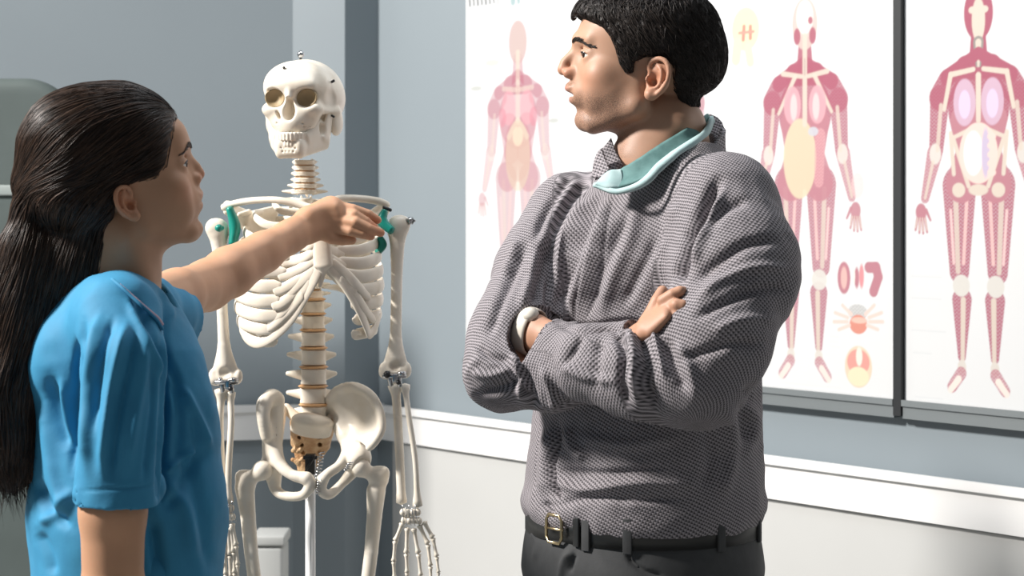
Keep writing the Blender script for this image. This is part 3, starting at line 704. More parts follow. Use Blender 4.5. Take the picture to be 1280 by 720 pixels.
# shoulder blades
def scapula(sd, top, tip, out, gl):
    s = Sculpt(.0016); s.frame(np.eye(3), (0, 0, 0), 1)
    a, b, c = Q(*top), Q(*tip), Q(*out)
    n = np.cross(b-a, c-a); n /= np.linalg.norm(n)
    s.ecap(a, c, n, (.0034, .006), (.006, .010), .006); s.ecap(a, b, n, (.0034, .006), (.0036, .006), .006); s.ecap(c, b, n, (.0045, .007), (.0036, .006), .006)
    m1, m2 = (a+b)/2, (c+b)/2; s.ecap(m1, m2, n, (.003, .02), (.003, .02), .012); s.ecap((a+m1)/2, (c+m2)/2, n, (.003, .026), (.003, .026), .012)
    sp = a*.7+b*.3; e = Q(*gl); s.ecap(sp+np.array([0, .012, 0]), e+np.array([0, .0, .012]), (0, 1, .3), (.004, .004), (.006, .007), .006)
    s.ell(c, (.010, .014, .016), k=.008)
    co = c+np.array([sd*-.012, -.022, .012]); s.cap(e, c, .007, .009, .006); s.cap(c, m2, .006, .004, .006); s.cap(c, co, .006, .005, .005); s.cap(co, co+np.array([sd*.014, -.010, -.004]), .005, .0045, .003)
    V, F = s.mesh(1); lab = np.arange(len(V))
    for _ in range(400):                                                       # keep the one connected piece
        m = lab[F].min(1); new = lab.copy()
        for j in range(4): np.minimum.at(new, F[:, j], m)
        new = new[new]
        if (new == lab).all(): break
        lab = new
    u_, ct = np.unique(lab, return_counts=True); keep = lab == u_[ct.argmax()]; idx = np.cumsum(keep)-1
    return mesh_obj('shoulder_blade', V[keep], idx[F[keep[F].all(1)]], M_bone, SKEL)
scapula(-1, (345, 262, .12), (330, 345, .13), (304, 274, .05), (284, 264, .02))
scapula(1, (430, 260, .12), (446, 345, .13), (470, 276, .05), (482, 264, .02))

# upper arm bones
def humerus(h, e, wd, sd):
    s = Sculpt(.0014); s.frame(np.eye(3), (0, 0, 0), 1)
    h, e = Q(*h), Q(*e); d = (e-h)/np.linalg.norm(e-h)
    s.ell(h, (13*U, 13*U, 15*U)); s.ell(h+np.array([sd*5*U, -.004, 3*U]), (11*U, 10*U, 12*U), k=.004)
    pts = [h+(e-h)*t for t in (.04, .12, .3, .55, .78, .9)]
    s.path(pts, [12*U, 9*U, 7.2*U, 6.8*U, 7.4*U, 8.5*U], .005)
    s.ecap(h+(e-h)*.78, h+(e-h)*.97, (1, 0, 0), (7*U, 6*U), (wd*U, 6*U), .005)
    el = h+(e-h)*1.0
    s.cap(el+np.array([-(wd-5)*U, 0, 0]), el+np.array([(wd-5)*U, 0, 0]), 8*U, 7*U, .004)
    s.ell(el+np.array([-(wd-2)*U, 0, .006]), (5*U, 6*U, 8*U), k=.004); s.ell(el+np.array([(wd-2)*U, 0, .006]), (5*U, 6*U, 8*U), k=.004)
    s.ell(h+(e-h)*.955+np.array([0, -7*U, 0]), (7*U, 4*U, 6*U), k=.003, op='s')
    return sks('humerus', s)
humerus((273, 288, -.01), (282, 474, -.03), 18, -1)
humerus((497, 284, -.01), (494, 466, -.03), 17, 1)
# green joint pads and their screws
def pad(a, b, r0, r1, name='joint_pad', bend=.006):
    a, b = Q(*a), Q(*b); m = (a+b)/2+np.array([bend, 0, 0])
    return sk(name, tube_geo(catmull([a, m, b], 8), np.interp(np.linspace(0, 1, 17), [0, .5, 1], [r0*U*.6, r0*U, r0*U*.7]), 12, r1*U, (1, 0, 0)), M_green)
pad((287, 260, -.015), (291, 306, -.02), 7.5, 9)
pad((481, 264, -.025), (490, 289, -.035), 7, 9, bend=-.010)
pad((475, 296, -.015), (472, 316, -.01), 6, 7)
for c, d in (((275, 285, -.048), (-.2, -1, 0)), ((508, 276, -.02), (1, -.2, 0))):
    p = Q(*c); d = np.array(d)/np.linalg.norm(d)
    sk('shoulder_screw', tube_geo([p-d*.01, p+d*.004, p+d*.0045, p+d*.010], [.004, .004, .0065, .0055], 12), M_green if c[0] < 400 else M_chrome)
sk('shoulder_screw', tube_geo([Q(505, 276, -.02), Q(519, 276, -.02)], [.002, .0022], 10), M_chrome)
sk('shoulder_screw', tube_geo([Q(512, 276, -.02), Q(516, 276, -.02)], [.006, .006], 6), M_black)
sk('shoulder_screw', tube_geo([Q(479, 259, -.02), Q(489, 263, -.02)], [.003, .003], 8), M_black)
# elbow hardware
for (ex, ey) in ((283, 478), (493, 470)):
    sd = -1 if ex < 400 else 1
    sk('elbow_hinge', [tube_geo([Q(ex-14, ey, -.054), Q(ex+14, ey, -.054)], .0040, 10), tube_geo([Q(ex-8, ey-5, -.05), Q(ex-4, ey+12, -.05)], .0042, 10),
       tube_geo([Q(ex+5, ey-4, -.05), Q(ex+7, ey+13, -.05)], .0042, 10), lathe_geo([(.003, -.004), (.0075, -.003), (.0075, .003), (.003, .004)], Q(ex+9, ey-3, -.058), 12), box_geo(Q(ex+1, ey+2, -.055), (.004, .003, .006), None, .001)], M_chrome)
    sk('elbow_bolt', [tube_geo([Q(ex-sd*9, ey-2, -.053), Q(ex-sd*9, ey-2, -.06)], .0062, 10), tube_geo([Q(ex+5, ey+8, -.053), Q(ex+5, ey+8, -.06)], .004, 10)], M_black)
# forearms
def longbone(name, pts, rad, ends=(1.5, 1.4)):
    g = catmull([Q(*p) for p in pts], 8); n = len(g); t = np.linspace(0, 1, n)
    r = rad*U*(1+(ends[0]-1)*np.exp(-(t/.07)**2)+(ends[1]-1)*np.exp(-((1-t)/.07)**2))
    return sk(name, tube_geo(g, r, 14))
longbone('ulna', [(277, 488, -.03), (275, 530, -.035), (277, 580, -.035), (281, 625, -.035)], 4.6, (2.0, 1.3))
longbone('radius', [(288, 491, -.03), (289, 530, -.04), (286, 580, -.045), (285, 627, -.045)], 4.0, (1.7, 1.8))
longbone('ulna', [(494, 482, -.03), (497, 520, -.03), (500, 580, -.03), (502, 628, -.03)], 5.6, (1.7, 1.25))
longbone('radius', [(506, 482, -.035), (511, 520, -.045), (519, 575, -.045), (522, 632, -.04)], 3.6, (1.9, 1.8))
# hands: a cluster of wrist bones and five chains of finger bones wired together
def hand(cx, cy, wr, chains, z0):
    s = Sculpt(.0012); s.frame(np.eye(3), (0, 0, 0), 1); rr = np.random.default_rng(3)
    for r_ in range(2):
        for j in range(4): s.ell(Q(cx+(j-1.5)*wr+r_*1.5, cy+r_*9+rr.uniform(-1, 1), z0+rr.uniform(-.004, .004)), (4.4*U, 4.6*U, 4.8*U), rot('Y', rr.uniform(-40, 40)), .0012)
    hd = sks('hand', s)
    sk('wrist_wire', [tube_geo(catmull([Q(cx-10+4*i, cy-10+3*(i % 2), z0-.008), Q(cx-9+4*i, cy+4, z0-.011), Q(cx-9+5*i, cy+16, z0-.008)], 5), .0007, 5) for i in range(5)], M_chrome, hd)
    for ch in chains:
        geo = []; n = len(ch)-1
        for i in range(n):
            a, b = Q(*ch[i], z0), Q(*ch[i+1], z0); a, b = a+(b-a)*.05, b-(b-a)*.05; L = 9; t = np.linspace(0, 1, L)
            r = (3.3-.35*i)*U*(.72+.5*(2*t-1)**4*1.0); geo.append(tube_geo(a+(b-a)*t[:, None], r, 9))
            if i < n-1: geo.append(tube_geo([b, b+(b-a)/np.linalg.norm(b-a)*.005], .0008, 5))
        sk('finger', geo, None, hd)
hand(513, 641, 6, [[(503, 654), (494, 676), (492, 702), (493, 722)], [(509, 659), (508, 692), (509, 716), (509, 734), (509, 748)], [(517, 660), (523, 692), (526, 720), (527, 742), (527, 757)],
     [(524, 656), (535, 680), (538, 708), (539, 730), (539, 744)], [(530, 652), (541, 672), (546, 696), (548, 716), (548, 728)]], -.04)
hand(284, 636, 3.2, [[(279, 652), (276, 680), (277, 704), (277, 722)], [(282, 660), (281, 692), (282, 718), (282, 740), (282, 752)], [(285, 660), (287, 694), (288, 722), (288, 744), (288, 758)],
     [(288, 658), (292, 690), (293, 716), (293, 738), (293, 750)], [(290, 654), (295, 682), (297, 706), (297, 724), (297, 734)]], -.045)

# pelvis
def sheet(s, ring, c, k=.006, th=.0035, rim=.005, fill=.6):
    """bowl-like blade: a thick rim through ring and thin radial ribs to the hollow c"""
    g = [Q(*p) for p in ring]; c = Q(*c)
    for i in range(len(g)-1):
        s.cap(g[i], g[i+1], rim, rim, k)
        a, b = g[i], g[i+1]; m = (a+b)/2; n = np.cross(b-a, c-a); L = np.linalg.norm(n)
        if L < 1e-9: continue
        n /= L; ctr = m*.5+c*.5; dirc = c-m; dl = np.linalg.norm(dirc)
        s.ecap(m, c, n, (th, np.linalg.norm(b-a)*fill), (th, .012), k)
s = Sculpt(.0016); s.frame(np.eye(3), (0, 0, 0), 1)                            # viewer's right hip bone, open blade
ring = [(412, 512, .05), (411, 500, .03), (422, 487, .02), (440, 482, .0), (457, 488, -.02), (469, 500, -.035), (476, 518, -.045), (477, 536, -.05), (470, 550, -.05), (461, 560, -.045)]
sheet(s, catmull(ring, 3)*1.0, (440, 532, .03))
s.ecap(Q(440, 530, .03), Q(446, 572, -.01), (1, 0, 0), (20*U, .007), (17*U, .014), .014)
s.ecap(Q(418, 515, .055), Q(430, 545, .02), (1, 0, 0), (9*U, .012), (8*U, .012), .012)
s.ell(Q(446, 576, -.012), (17*U, 18*U, 17*U), k=.010)                          # socket
s.cpath([Q(436, 566, -.01), Q(424, 582, -.03), Q(410, 592, -.045), Q(403, 600, -.05)], [.011, .008, .008, .008], .008)   # upper ramus
s.cpath([Q(403, 600, -.05), Q(402, 613, -.05), Q(412, 618, -.04), Q(428, 604, -.015), Q(442, 588, .0)], [.009, .0085, .008, .0075, .011], .006)
s.ell(Q(456, 585, -.035), (12*U, 14*U, 12*U), k=.006, op='s')
V, F = s.mesh(2); hipR = mesh_obj('hip_bone', V, F, M_bone, SKEL)
s = Sculpt(.0016); s.frame(np.eye(3), (0, 0, 0), 1)                            # viewer's left hip bone, blade turned edge-on
s.cpath([Q(340, 496, -.01), Q(331, 504, -.03), Q(329, 520, -.035), Q(333, 545, -.03)], [.012, .013, .011, .010], .012)
s.ecap(Q(341, 500, .0), Q(340, 566, -.01), (1, 0, 0), (15*U, .016), (12*U, .018), .012)
s.ecap(Q(352, 512, .045), Q(346, 555, .02), (1, 0, 0), (7*U, .010), (7*U, .012), .012)
s.cpath([Q(342, 562, -.02), Q(350, 580, -.035), Q(364, 593, -.048), Q(382, 598, -.055)], [.014, .0105, .0085, .010], .010)
s.cpath([Q(384, 598, -.055), Q(388, 606, -.055), Q(378, 619, -.05), Q(358, 620, -.035), Q(345, 612, -.02), Q(342, 592, -.01)], [.010, .010, .0075, .0075, .009, .014], .006)
s.ell(Q(338, 584, -.01), (14*U, 16*U, 15*U), k=.008)
V, F = s.mesh(2); mesh_obj('hip_bone', V, F, M_bone, SKEL)
# sacrum with its pits
s = Sculpt(.0016); s.frame(np.eye(3), (0, 0, 0), 1)
s.ecap(Q(391, 530, .03), Q(388, 556, .075), (1, 0, 0), (29*U, .016), (25*U, .012), .006)
s.ecap(Q(388, 556, .075), Q(382, 588, .085), (1, 0, 0), (24*U, .011), (11*U, .008), .006)
s.ecap(Q(382, 588, .085), Q(382, 603, .07), (1, 0, 0), (7*U, .006), (3*U, .005), .004)
for j in range(4):
    for sx in (-1, 1): s.ell(Q(388+sx*(13-j*1.5), 545+j*11, .055), (3.0*U, .02, 3.4*U), k=.002, op='s')
for j in range(14): s.sph(Q(366+RNG.uniform(0, 12), 545+RNG.uniform(0, 36), .062), .004, .003)
V, F = s.mesh(1); mesh_obj('sacrum', V, F, M_sac, SKEL)
s = Sculpt(.0016); s.frame(np.eye(3), (0, 0, 0), 1)
s.ecap(Q(391, 527, .02), Q(388, 540, .035), (1, 0, 0), (27*U, .015), (26*U, .010), .006)
s.cap(Q(358, 510, .05), Q(376, 530, .04), .008, .010, .006); s.cap(Q(424, 515, .05), Q(406, 530, .04), .008, .010, .006)
sks('sacral_base', s)
# clamp and springs in front of the sacrum
sk('pelvis_clamp', [box_geo(Q(388, 580, .02), (.0085, .010, .017), None, .002), box_geo(Q(388, 572, .01), (.012, .004, .003), None, .001), tube_geo([Q(383, 588, .005), Q(393, 570, .005)], .002, 6)], M_black)
def spring(a, b, r, n, wire):
    a, b = Q(*a), Q(*b); t = np.linspace(0, 1, n*10); g = a+(b-a)*t[:, None]+np.stack([r*np.cos(t*n*2*PI), r*np.sin(t*n*2*PI), 0*t], 1)
    return tube_geo(g, wire, 6)
sk('spring', spring((402, 565, -.005), (396, 603, -.04), .0045, 9, .0011), M_chrome)
sk('spring', spring((399, 600, -.06), (397, 618, -.06), .003, 6, .0009), M_chrome)
sk('spring', spring((438, 578, -.055), (432, 588, -.05), .004, 4, .0011), M_chrome)
# thigh bones, shins and feet
def femur(sd, head, troch, shaft):
    s = Sculpt(.0016); s.frame(np.eye(3), (0, 0, 0), 1)
    h = Q(*head); t = Q(*troch); s.sph(h, 12.5*U)
    s.cap(h, t, 8*U, 9*U, .006); s.ell(t+np.array([sd*-3*U, 0, 4*U]), (12*U, 11*U, 14*U), k=.006)
    s.ell(t+np.array([sd*4*U, .0, 9*U]), (7*U, 7*U, 8*U), k=.005)
    g = [Q(*p) for p in shaft]
    s.path(g, [12*U, 9.5*U, 8.6*U, 8.4*U, 8.6*U, 10*U, 13*U], .008)
    s.ell(g[-1]+np.array([.018, .0, -.008]), (.019, .026, .02), k=.01); s.ell(g[-1]-np.array([.018, .0, .008]), (.019, .026, .02), k=.01)
    return sks('femur', s)
femur(-1, (328, 588, -.03), (305, 605, -.02), [(306, 612, -.02), (310, 645, -.025), (314, 690, -.03), (319, 730, -.03), (326, 790, -.03), (332, 850, -.025), (336, 890, -.02)])
femur(1, (450, 584, -.02), (476, 600, -.01), [(470, 614, -.01), (468, 645, -.015), (464, 690, -.02), (459, 730, -.02), (452, 790, -.02), (446, 850, -.02), (442, 890, -.02)])
for x0, x1 in ((336, 340), (442, 438)):
    longbone('tibia', [(x0, 912, -.02), (x0, 1000, -.02), (x1, 1170, -.0)], 8, (2.3, 1.5)); sd = -1 if x0 < 400 else 1
    longbone('fibula', [(x0+sd*14, 922, .0), (x0+sd*16, 1000, .0), (x1+sd*11, 1178, .0)], 3.4, (1.7, 1.7))
    s = Sculpt(.002); s.frame(np.eye(3), (0, 0, 0), 1); s.ell(Q(x1, 1192, .02), (.022, .035, .018)); 
    for j in range(5): s.path([Q(x1+(j-2)*4, 1196, -.01), Q(x1+(j-2)*10, 1206, -.08), Q(x1+(j-2)*11, 1210, -.13)], [.008, .006, .005], .004)
    sks('foot', s)
# pole and five-legged base
bx_, by_ = Q(388, 600, .03)[0], SY+.03
sk('stand_pole', tube_geo([(bx_, by_, .14), (bx_, by_, Q(388, 592, .03)[2])], 6.4*U, 20), M_whiterod)
for j in range(5):
    a = j*2*PI/5+.3; e = np.array([bx_+.26*math.cos(a), by_+.26*math.sin(a), .09])
    sk('base_leg', tube_geo(catmull([(bx_, by_, .14), ((bx_+e[0])/2, (by_+e[1])/2, .125), e], 6), .012, 10), M_whiterod)
    sk('caster', tube_geo([e+np.array([-.011, 0, -.058]), e+np.array([.011, 0, -.058])], .030, 18), M_black)
# ------------------------------------------------------------------ people: shared sculpting of heads, hair and hands
def skin_mat(name, base, lip, stub):
    m = mat(name, base, .55); t = NT(m); o = t.obj()
    m.node_tree.nodes['Principled BSDF'].inputs['Subsurface Weight'].default_value = .12
    m.node_tree.nodes['Principled BSDF'].inputs['Subsurface Radius'].default_value = (.012, .005, .003)
    a = t.n('ShaderNodeAttribute', attribute_name='tint'); sx = t.n('ShaderNodeSeparateXYZ', {0: a.outputs['Vector']})
    c = t.mixc(t.ramp(t.noise(o, 22, 3), .3, .7), base, tuple(x*.90 for x in base))
    c = t.mixc(sx.outputs[0], c, lip)
    sp = t.math('MULTIPLY', sx.outputs[1], t.ramp(t.noise(o, 900, 2), .35, .62))
    c = t.mixc(sp, c, stub); c = t.mixc(sx.outputs[2], c, tuple(x*y for x, y in zip(base, (1.0, .74, .66))))
    t.color(c); t.bump(t.noise(o, 420, 3), .12, .0006)
    return m
M_lash = mat('dark_lashes', (.01, .008, .007), .6)
M_skin_m = skin_mat('olive_skin', (.48, .275, .18), (.40, .17, .13), (.10, .06, .045))
M_skin_w = skin_mat('tan_skin', (.56, .305, .18), (.46, .16, .13), (.2, .1, .07))
M_eye = mat('eye_white', (.75, .72, .68), .15)
M_iris = mat('dark_brown_iris', (.03, .016, .010), .1)

def hair_mat(name, c1, c2, rough=.34):
    m = mat(name, c1, rough); t = NT(m)
    a = t.n('ShaderNodeAttribute', attribute_name='strand'); n = t.n('ShaderNodeTexNoise', {'Vector': a.outputs['Vector'], 'Scale': 1.0, 'Detail': 4.0})
    t.color(t.mixc(t.ramp(n.outputs['Fac'], .42, .68), c1, c2)); t.bump(n.outputs['Fac'], .5, .002)
    return m
M_hair_m = hair_mat('black_brown_short_hair', (.012, .009, .008), (.030, .021, .016), .5)
M_hair_w = hair_mat('dark_brown_long_hair', (.013, .008, .006), (.085, .046, .028), .44)
for m_ in (M_hair_m, M_hair_w): m_.node_tree.nodes['Principled BSDF'].inputs['Specular IOR Level'].default_value = .32

def polyfn(poly):
    poly = np.asarray(poly, float)
    def fn(u, v):
        d = np.full(u.shape, 1e9); sgn = np.ones(u.shape); n = len(poly)
        for i in range(n):
            a, b = poly[i], poly[i-1]; ex, ey = b-a; wx, wy = u-a[0], v-a[1]
            t = np.clip((wx*ex+wy*ey)/(ex*ex+ey*ey), 0, 1); d = np.minimum(d, (wx-ex*t)**2+(wy-ey*t)**2)
            c1, c2, c3 = v >= a[1], v < b[1], ex*wy > ey*wx
            sgn = np.where((c1 & c2 & c3) | (~c1 & ~c2 & ~c3), -sgn, sgn)
        return sgn*np.sqrt(d)
    return fn

def skull_prims(s, f):
    """cranium, face block, jaw: what the hair follows"""
    s.ell((-1, 0, 50), (88, 63, 63), k=6); s.ell((34, 0, 62), (54, 52, 40), k=10)
    s.ell((-40, 0, 28), (50, 50, 42), k=14)
    s.ell((40, 0, 4), (51, 48 if f else 50, 66), k=14)
    g = 11 if f else 14
    for y in (-1, 1):
        s.cap((14, y*(41 if f else 44), -30), (66, y*(13 if f else 17), -(49 if f else 52)), g, g-1, 12)
        s.cap((10, y*40, 10), (14, y*39, -28), 12, g, 12); s.ell((40, y*34, -6), (30, 17, 30), k=14)

def sculpt_head(s, f, mouth_open=0.0, nose=(112, 15)):
    skull_prims(s, f)
    s.sph((76, 0, -48), 11 if f else 13, 10)
    for y in (-1, 1):
        s.sph((57, y*34, 8), 18, 12)                                          # cheekbone
        s.ell((62, y*28, -18), (16, 14, 20), k=10)
        s.cap((87, y*6, 52), (73, y*33, 51), 7 if f else 8.5, 6, 10)            # brow
    s.ell((72, 0, -48), (14, 22, 12), k=8)
    if f: s.ell((84, 0, -46), (6, 10, 7), k=6)
    s.ell((78 if f else 80, 0, -14), (17, 27, 20), k=10)                                   # muzzle
    if f: s.ell((68, 0, 68), (25, 42, 26), k=14)
    lf = -3.5 if f else 0; lr = .8 if f else 1
    for y in (-1, 1): s.ell((90, y*28, 34), (11, 13, 9), k=9, op='s')        # eye hollows
    nx, nz = nose
    s.cap((78, 0, 42), (86, 0, 10), 12, 13, 8); s.cap((84, 0, 46), (nx-10, 0, nz+9), 6, 6.5, 7)                           # nose
    s.sph((nx-8, 0, nz), 7.6, 5)
    for y in (-1, 1):
        s.ell((nx-17, y*10, nz-5), (9.5, 6, 6.5), k=5)
        s.sph((nx-12, y*5.5, nz-11), 2.6, 1.5, 's')
    o = mouth_open
    s.ell((94.5+lf, 0, -8), (8.5*lr, 17, 5.2*lr), rot('Y', 12), 5); s.ell((98+lf, 0, -5), (5, 6, 4), k=5)
    s.ell((90-o*.4+lf*.6, 0, -21-o), (8.5*lr, 15, 5.8*lr), k=5)
    s.ell((97, 0, -14.5-o*.6), (14, 20, .8+o*.5), rot('Y', -16), 1.5, 's')
    s.cap((100, 0, 1), (101, 0, -5), 1.8, 1.8, 3, 's')                        # philtrum
    s.ell((97, 0, -33), (6, 12, 4), k=5, op='s')
    for y in (-1, 1):                                                         # lids over the eye
        c = (70, y*26, 33)
        s.sph(c, 12.6, 5)
        s.ell((83, y*28, 32.2), (13, 11.5, 2.9), rot('X', y*4)@rot('Z', y*16), 1.4, 's')
        s.path([(82, y*17, 34.5), (82.5, y*26, 37.0), (76, y*36, 34.0)], 1.5, 1.5)
        s.path([(82.5, y*16, 40.5), (81.5, y*27, 42.5), (74, y*38, 38.5)], 1.0, 1.6, 's')
    s.ell((96, 0, -62), (14, 18, 8), k=3, op='s') if False else None

def sculpt_ear(s, y, c=(-8, 60, 5), sc_=1.0, tilt=14, flare=22):
    R0, t0, s0 = s.R.copy(), s.t.copy(), s.s
    t1 = R0@(np.array([c[0], y*c[1], c[2]])*s0)+t0
    Rl = R0@rot('Z', y*-flare)@rot('Y', -tilt)
    if y < 0: Rl = Rl@np.diag([1, -1, 1.])
    s.R, s.t, s.s = Rl, t1, s0*sc_
    # x forward, y out, z up; ear plate about 38 x 54
    s.ell((2, -7, -2), (12, 9, 14), k=4); s.ell((-2, 1, 2), (16, 4.5, 22), k=5); s.ell((2, 2, -18), (9, 4, 9), k=5)
    rim = [(8, 3, 6), (12, 4, 13), (10, 5, 21), (2, 6, 26), (-8, 6.5, 25), (-15, 7, 17), (-17, 7, 6), (-14, 6, -5), (-8, 5, -15), (-1, 4, -22)]
    s.path([tuple(p) for p in catmull(rim, 3)], 3.0, 2.2)
    s.path([tuple(p) for p in catmull([(3, 3, 19), (-5, 5.5, 13), (-8, 6, 3), (-5, 5, -7), (2, 4.5, -11)], 3)], 2.4, 2.5)
    s.sph((9, 5, -1), 4.2, 3); s.sph((3, 4.5, -19), 6.0, 4)
    s.ell((2, 8, 0), (7.5, 8, 9), k=3, op='s'); s.ell((3.5, 3, -4), (5.5, 8, 5.5), k=2, op='s')
    s.path([(5, 7.5, 17), (-3, 8.5, 20), (-11.5, 9, 12), (-12.5, 8.5, 2)], 2.3, 2, 's')
    s.R, s.t, s.s = R0, t0, s0

def head_tint(V, R, t, s_, f, stubble):
    q = ((V-t)@R)/s_; x, y, z = q[:, 0], q[:, 1], q[:, 2]; T = np.zeros((len(V), 3))
    g = lambda cx, cz, rx, rz, ry: np.exp(-((x-cx)/rx)**4-((z-cz)/rz)**4-(y/ry)**4)
    T[:, 0] = np.clip(g(98, -10.5, 12, 4.3, 15)+g(95, -22, 12, 5.0, 13), 0, 1)*.85
    if stubble:
        b = np.clip((x-8)/30, 0, 1)*np.clip((-8-z)/16, 0, 1)*(z > -95); b = np.maximum(b, g(96, -3, 12, 5.5, 22)*1.0)
        T[:, 1] = b*stubble*(1-T[:, 0])
    T[:, 2] = .8*np.exp(-((x-104)/10)**2-((z-12)/10)**2)+.5*np.exp(-((x-66)/22)**2-((z-2)/15)**2-((np.abs(y)-38)/18)**2)
    e = np.hypot(x+8, z-5); T[:, 2] = np.maximum(T[:, 2], .7*np.clip(1.2-e/28, 0, 1)*(np.abs(y) > 55))
    return np.clip(T, 0, 1)

def eyes(root, R, t, s_, look=(1, 0, 0)):
    for y in (-1, 1):
        c = R@(np.array([70, y*26, 33])*s_)+t; r = 11.6*s_
        a, f = [], []; n = 16
        prof = [(r*math.sin(q), r*math.cos(q)) for q in np.linspace(.001, PI-.001, 18)]
        v, fc = lathe_geo(prof, (0, 0, 0), 24); eo = part('eye', (v+c, fc), M_eye, root)
        d = R@(np.array([look[0], look[1], look[2]])/np.linalg.norm(look)); 
        part('iris', tube_geo([c+d*r*.80, c+d*r*.93, c+d*r*1.03], [6.4*s_, 6.2*s_, 3.6*s_], 16), M_iris, eo)
        g = catmull([(82.4, y*17, 34.4), (83.4, y*26, 35.9), (77.5, y*35, 33.6)], 6)@R.T*s_+t
        part('eyelashes', tube_geo(g, 1.1*s_, 6), M_lash, eo)

def grow_strands(s, pts, flow, steps, step, rad, lift=.0, seed=0, jitter=.12, taper=.5, prs=None, sides=4):
    """hair strands that run along flow(p) on the sculpted surface; one mesh of thin tapered tubes"""
    rr = np.random.default_rng(seed); prs = prs or s.pr
    def proj(p, off, it=3):
        for _ in range(it):
            e = .0012; f0 = s.field(p, prs)
            g = np.stack([s.field(p+np.eye(3)[i]*e, prs)-f0 for i in range(3)], -1)/e
            gn = np.linalg.norm(g, axis=1)+1e-9; g = g/gn[:, None]
            p = p-g*np.clip((f0/np.maximum(gn, .3)-off), -.01, .01)[:, None]
        return p, g
    n = len(pts); off0 = rr.uniform(-.0006, .0012, n)+lift; p, g = proj(pts.copy(), off0, 4); P_ = [p]; G_ = [g]
    jit = rr.normal(0, jitter, (n, 3)); alive = np.ones(n)
    for k in range(steps):
        fl = flow(p)+jit; fl = fl-g*(fl*g).sum(1)[:, None]; fl /= np.linalg.norm(fl, axis=1)[:, None]+1e-9
        p, g = proj(p+fl*step, off0+lift*k/steps, 2); P_.append(p); G_.append(g)
    Pp = np.stack(P_, 1); G = np.stack(G_, 1); L = steps+1
    T = np.gradient(Pp, axis=1); T /= np.linalg.norm(T, axis=2)[..., None]+1e-9
    S_ = np.cross(T, G); S_ /= np.linalg.norm(S_, axis=2)[..., None]+1e-9; Nn = np.cross(S_, T)
    t = np.linspace(0, 1, L); r = rad*rr.uniform(.6, 1.3, n)[:, None]*np.clip(np.minimum(t*6+.25, (1-t)/taper+.02), 0, 1)[None]
    ang = np.linspace(0, 2*PI, sides, endpoint=False)
    V = Pp[:, :, None]+r[:, :, None, None]*(S_[:, :, None]*np.cos(ang)[None, None, :, None]*1.3+Nn[:, :, None]*np.sin(ang)[None, None, :, None])
    idx = np.arange(n*L*sides).reshape(n, L, sides); a = idx[:, :-1]; b = idx[:, 1:]
    F = np.stack([a, np.roll(a, -1, 2), np.roll(b, -1, 2), b], -1).reshape(-1, 4)
    at = np.zeros((n, L, sides, 3)); at[..., 0] = rr.uniform(0, 300, n)[:, None, None]; at[..., 2] = t[None, :, None]*1.5
    return V.reshape(-1, 3), F, at.reshape(-1, 3)

def merge(parts_):
    vs, fs, at, n = [], [], [], 0
    for v, f, a in parts_: vs.append(v); fs.append(f+n); at.append(a); n += len(v)
    return np.vstack(vs), np.vstack(fs), np.vstack(at)

def brow(s, root, R, t, s_, m, pts, seed, n=90, rad=.0005):
    rr = np.random.default_rng(seed); g = catmull(pts, 8)
    i = rr.integers(0, len(g), n); w_ = np.sin(np.clip(i/len(g)*.9+.12, 0, 1)*PI)
    loc = g[i]+np.stack([0*w_, 0*w_, rr.uniform(-2.4, 2.4, n)*w_], 1); p = loc@R.T*s_+t
    d = np.gradient(g, axis=0)[i]; d = d/np.linalg.norm(d, axis=1)[:, None]+np.array([0, 0, .25]); d = d@R.T
    fl = {'k': 0}
    V, F, A = grow_strands(s, p, lambda q: d, 4, .0022, rad, .0004, seed, .12)
    mesh_obj('eyebrow', V, F, m, root, True, {'strand': ('FLOAT_VECTOR', A)})

def finger(s, pts, r, k=.004, nail=True):
    s.path([tuple(p) for p in pts], r, k, 'u', .0008)

def limb_uv(V, axes):
    """axes: list of (a, b, radius) -> cloth coordinates in metres (along, around) from the nearest axis"""
    best = np.full(len(V), 1e9); U_ = np.zeros(len(V)); W_ = np.zeros(len(V)); base = 0; which = np.zeros(len(V), int)
    for j, (a, b, r, ref) in enumerate(axes):
        a, b = np.asarray(a, float), np.asarray(b, float); ab = b-a; L = np.linalg.norm(ab); u = ab/L
        t = np.clip((V-a)@u, 0, L); v = V-a-t[:, None]*u; d = np.linalg.norm(v, axis=1)/r
        rf = np.asarray(ref, float); rf = rf-u*(rf@u); rf /= np.linalg.norm(rf); q = np.cross(u, rf)
        ang = np.arctan2(v@q, v@rf); m = d < best; best[m] = d[m]; U_[m] = ((V-a)@u)[m]+j*.31; W_[m] = ang[m]*r; which[m] = j
    return np.stack([U_, W_, np.zeros(len(V))], 1), which
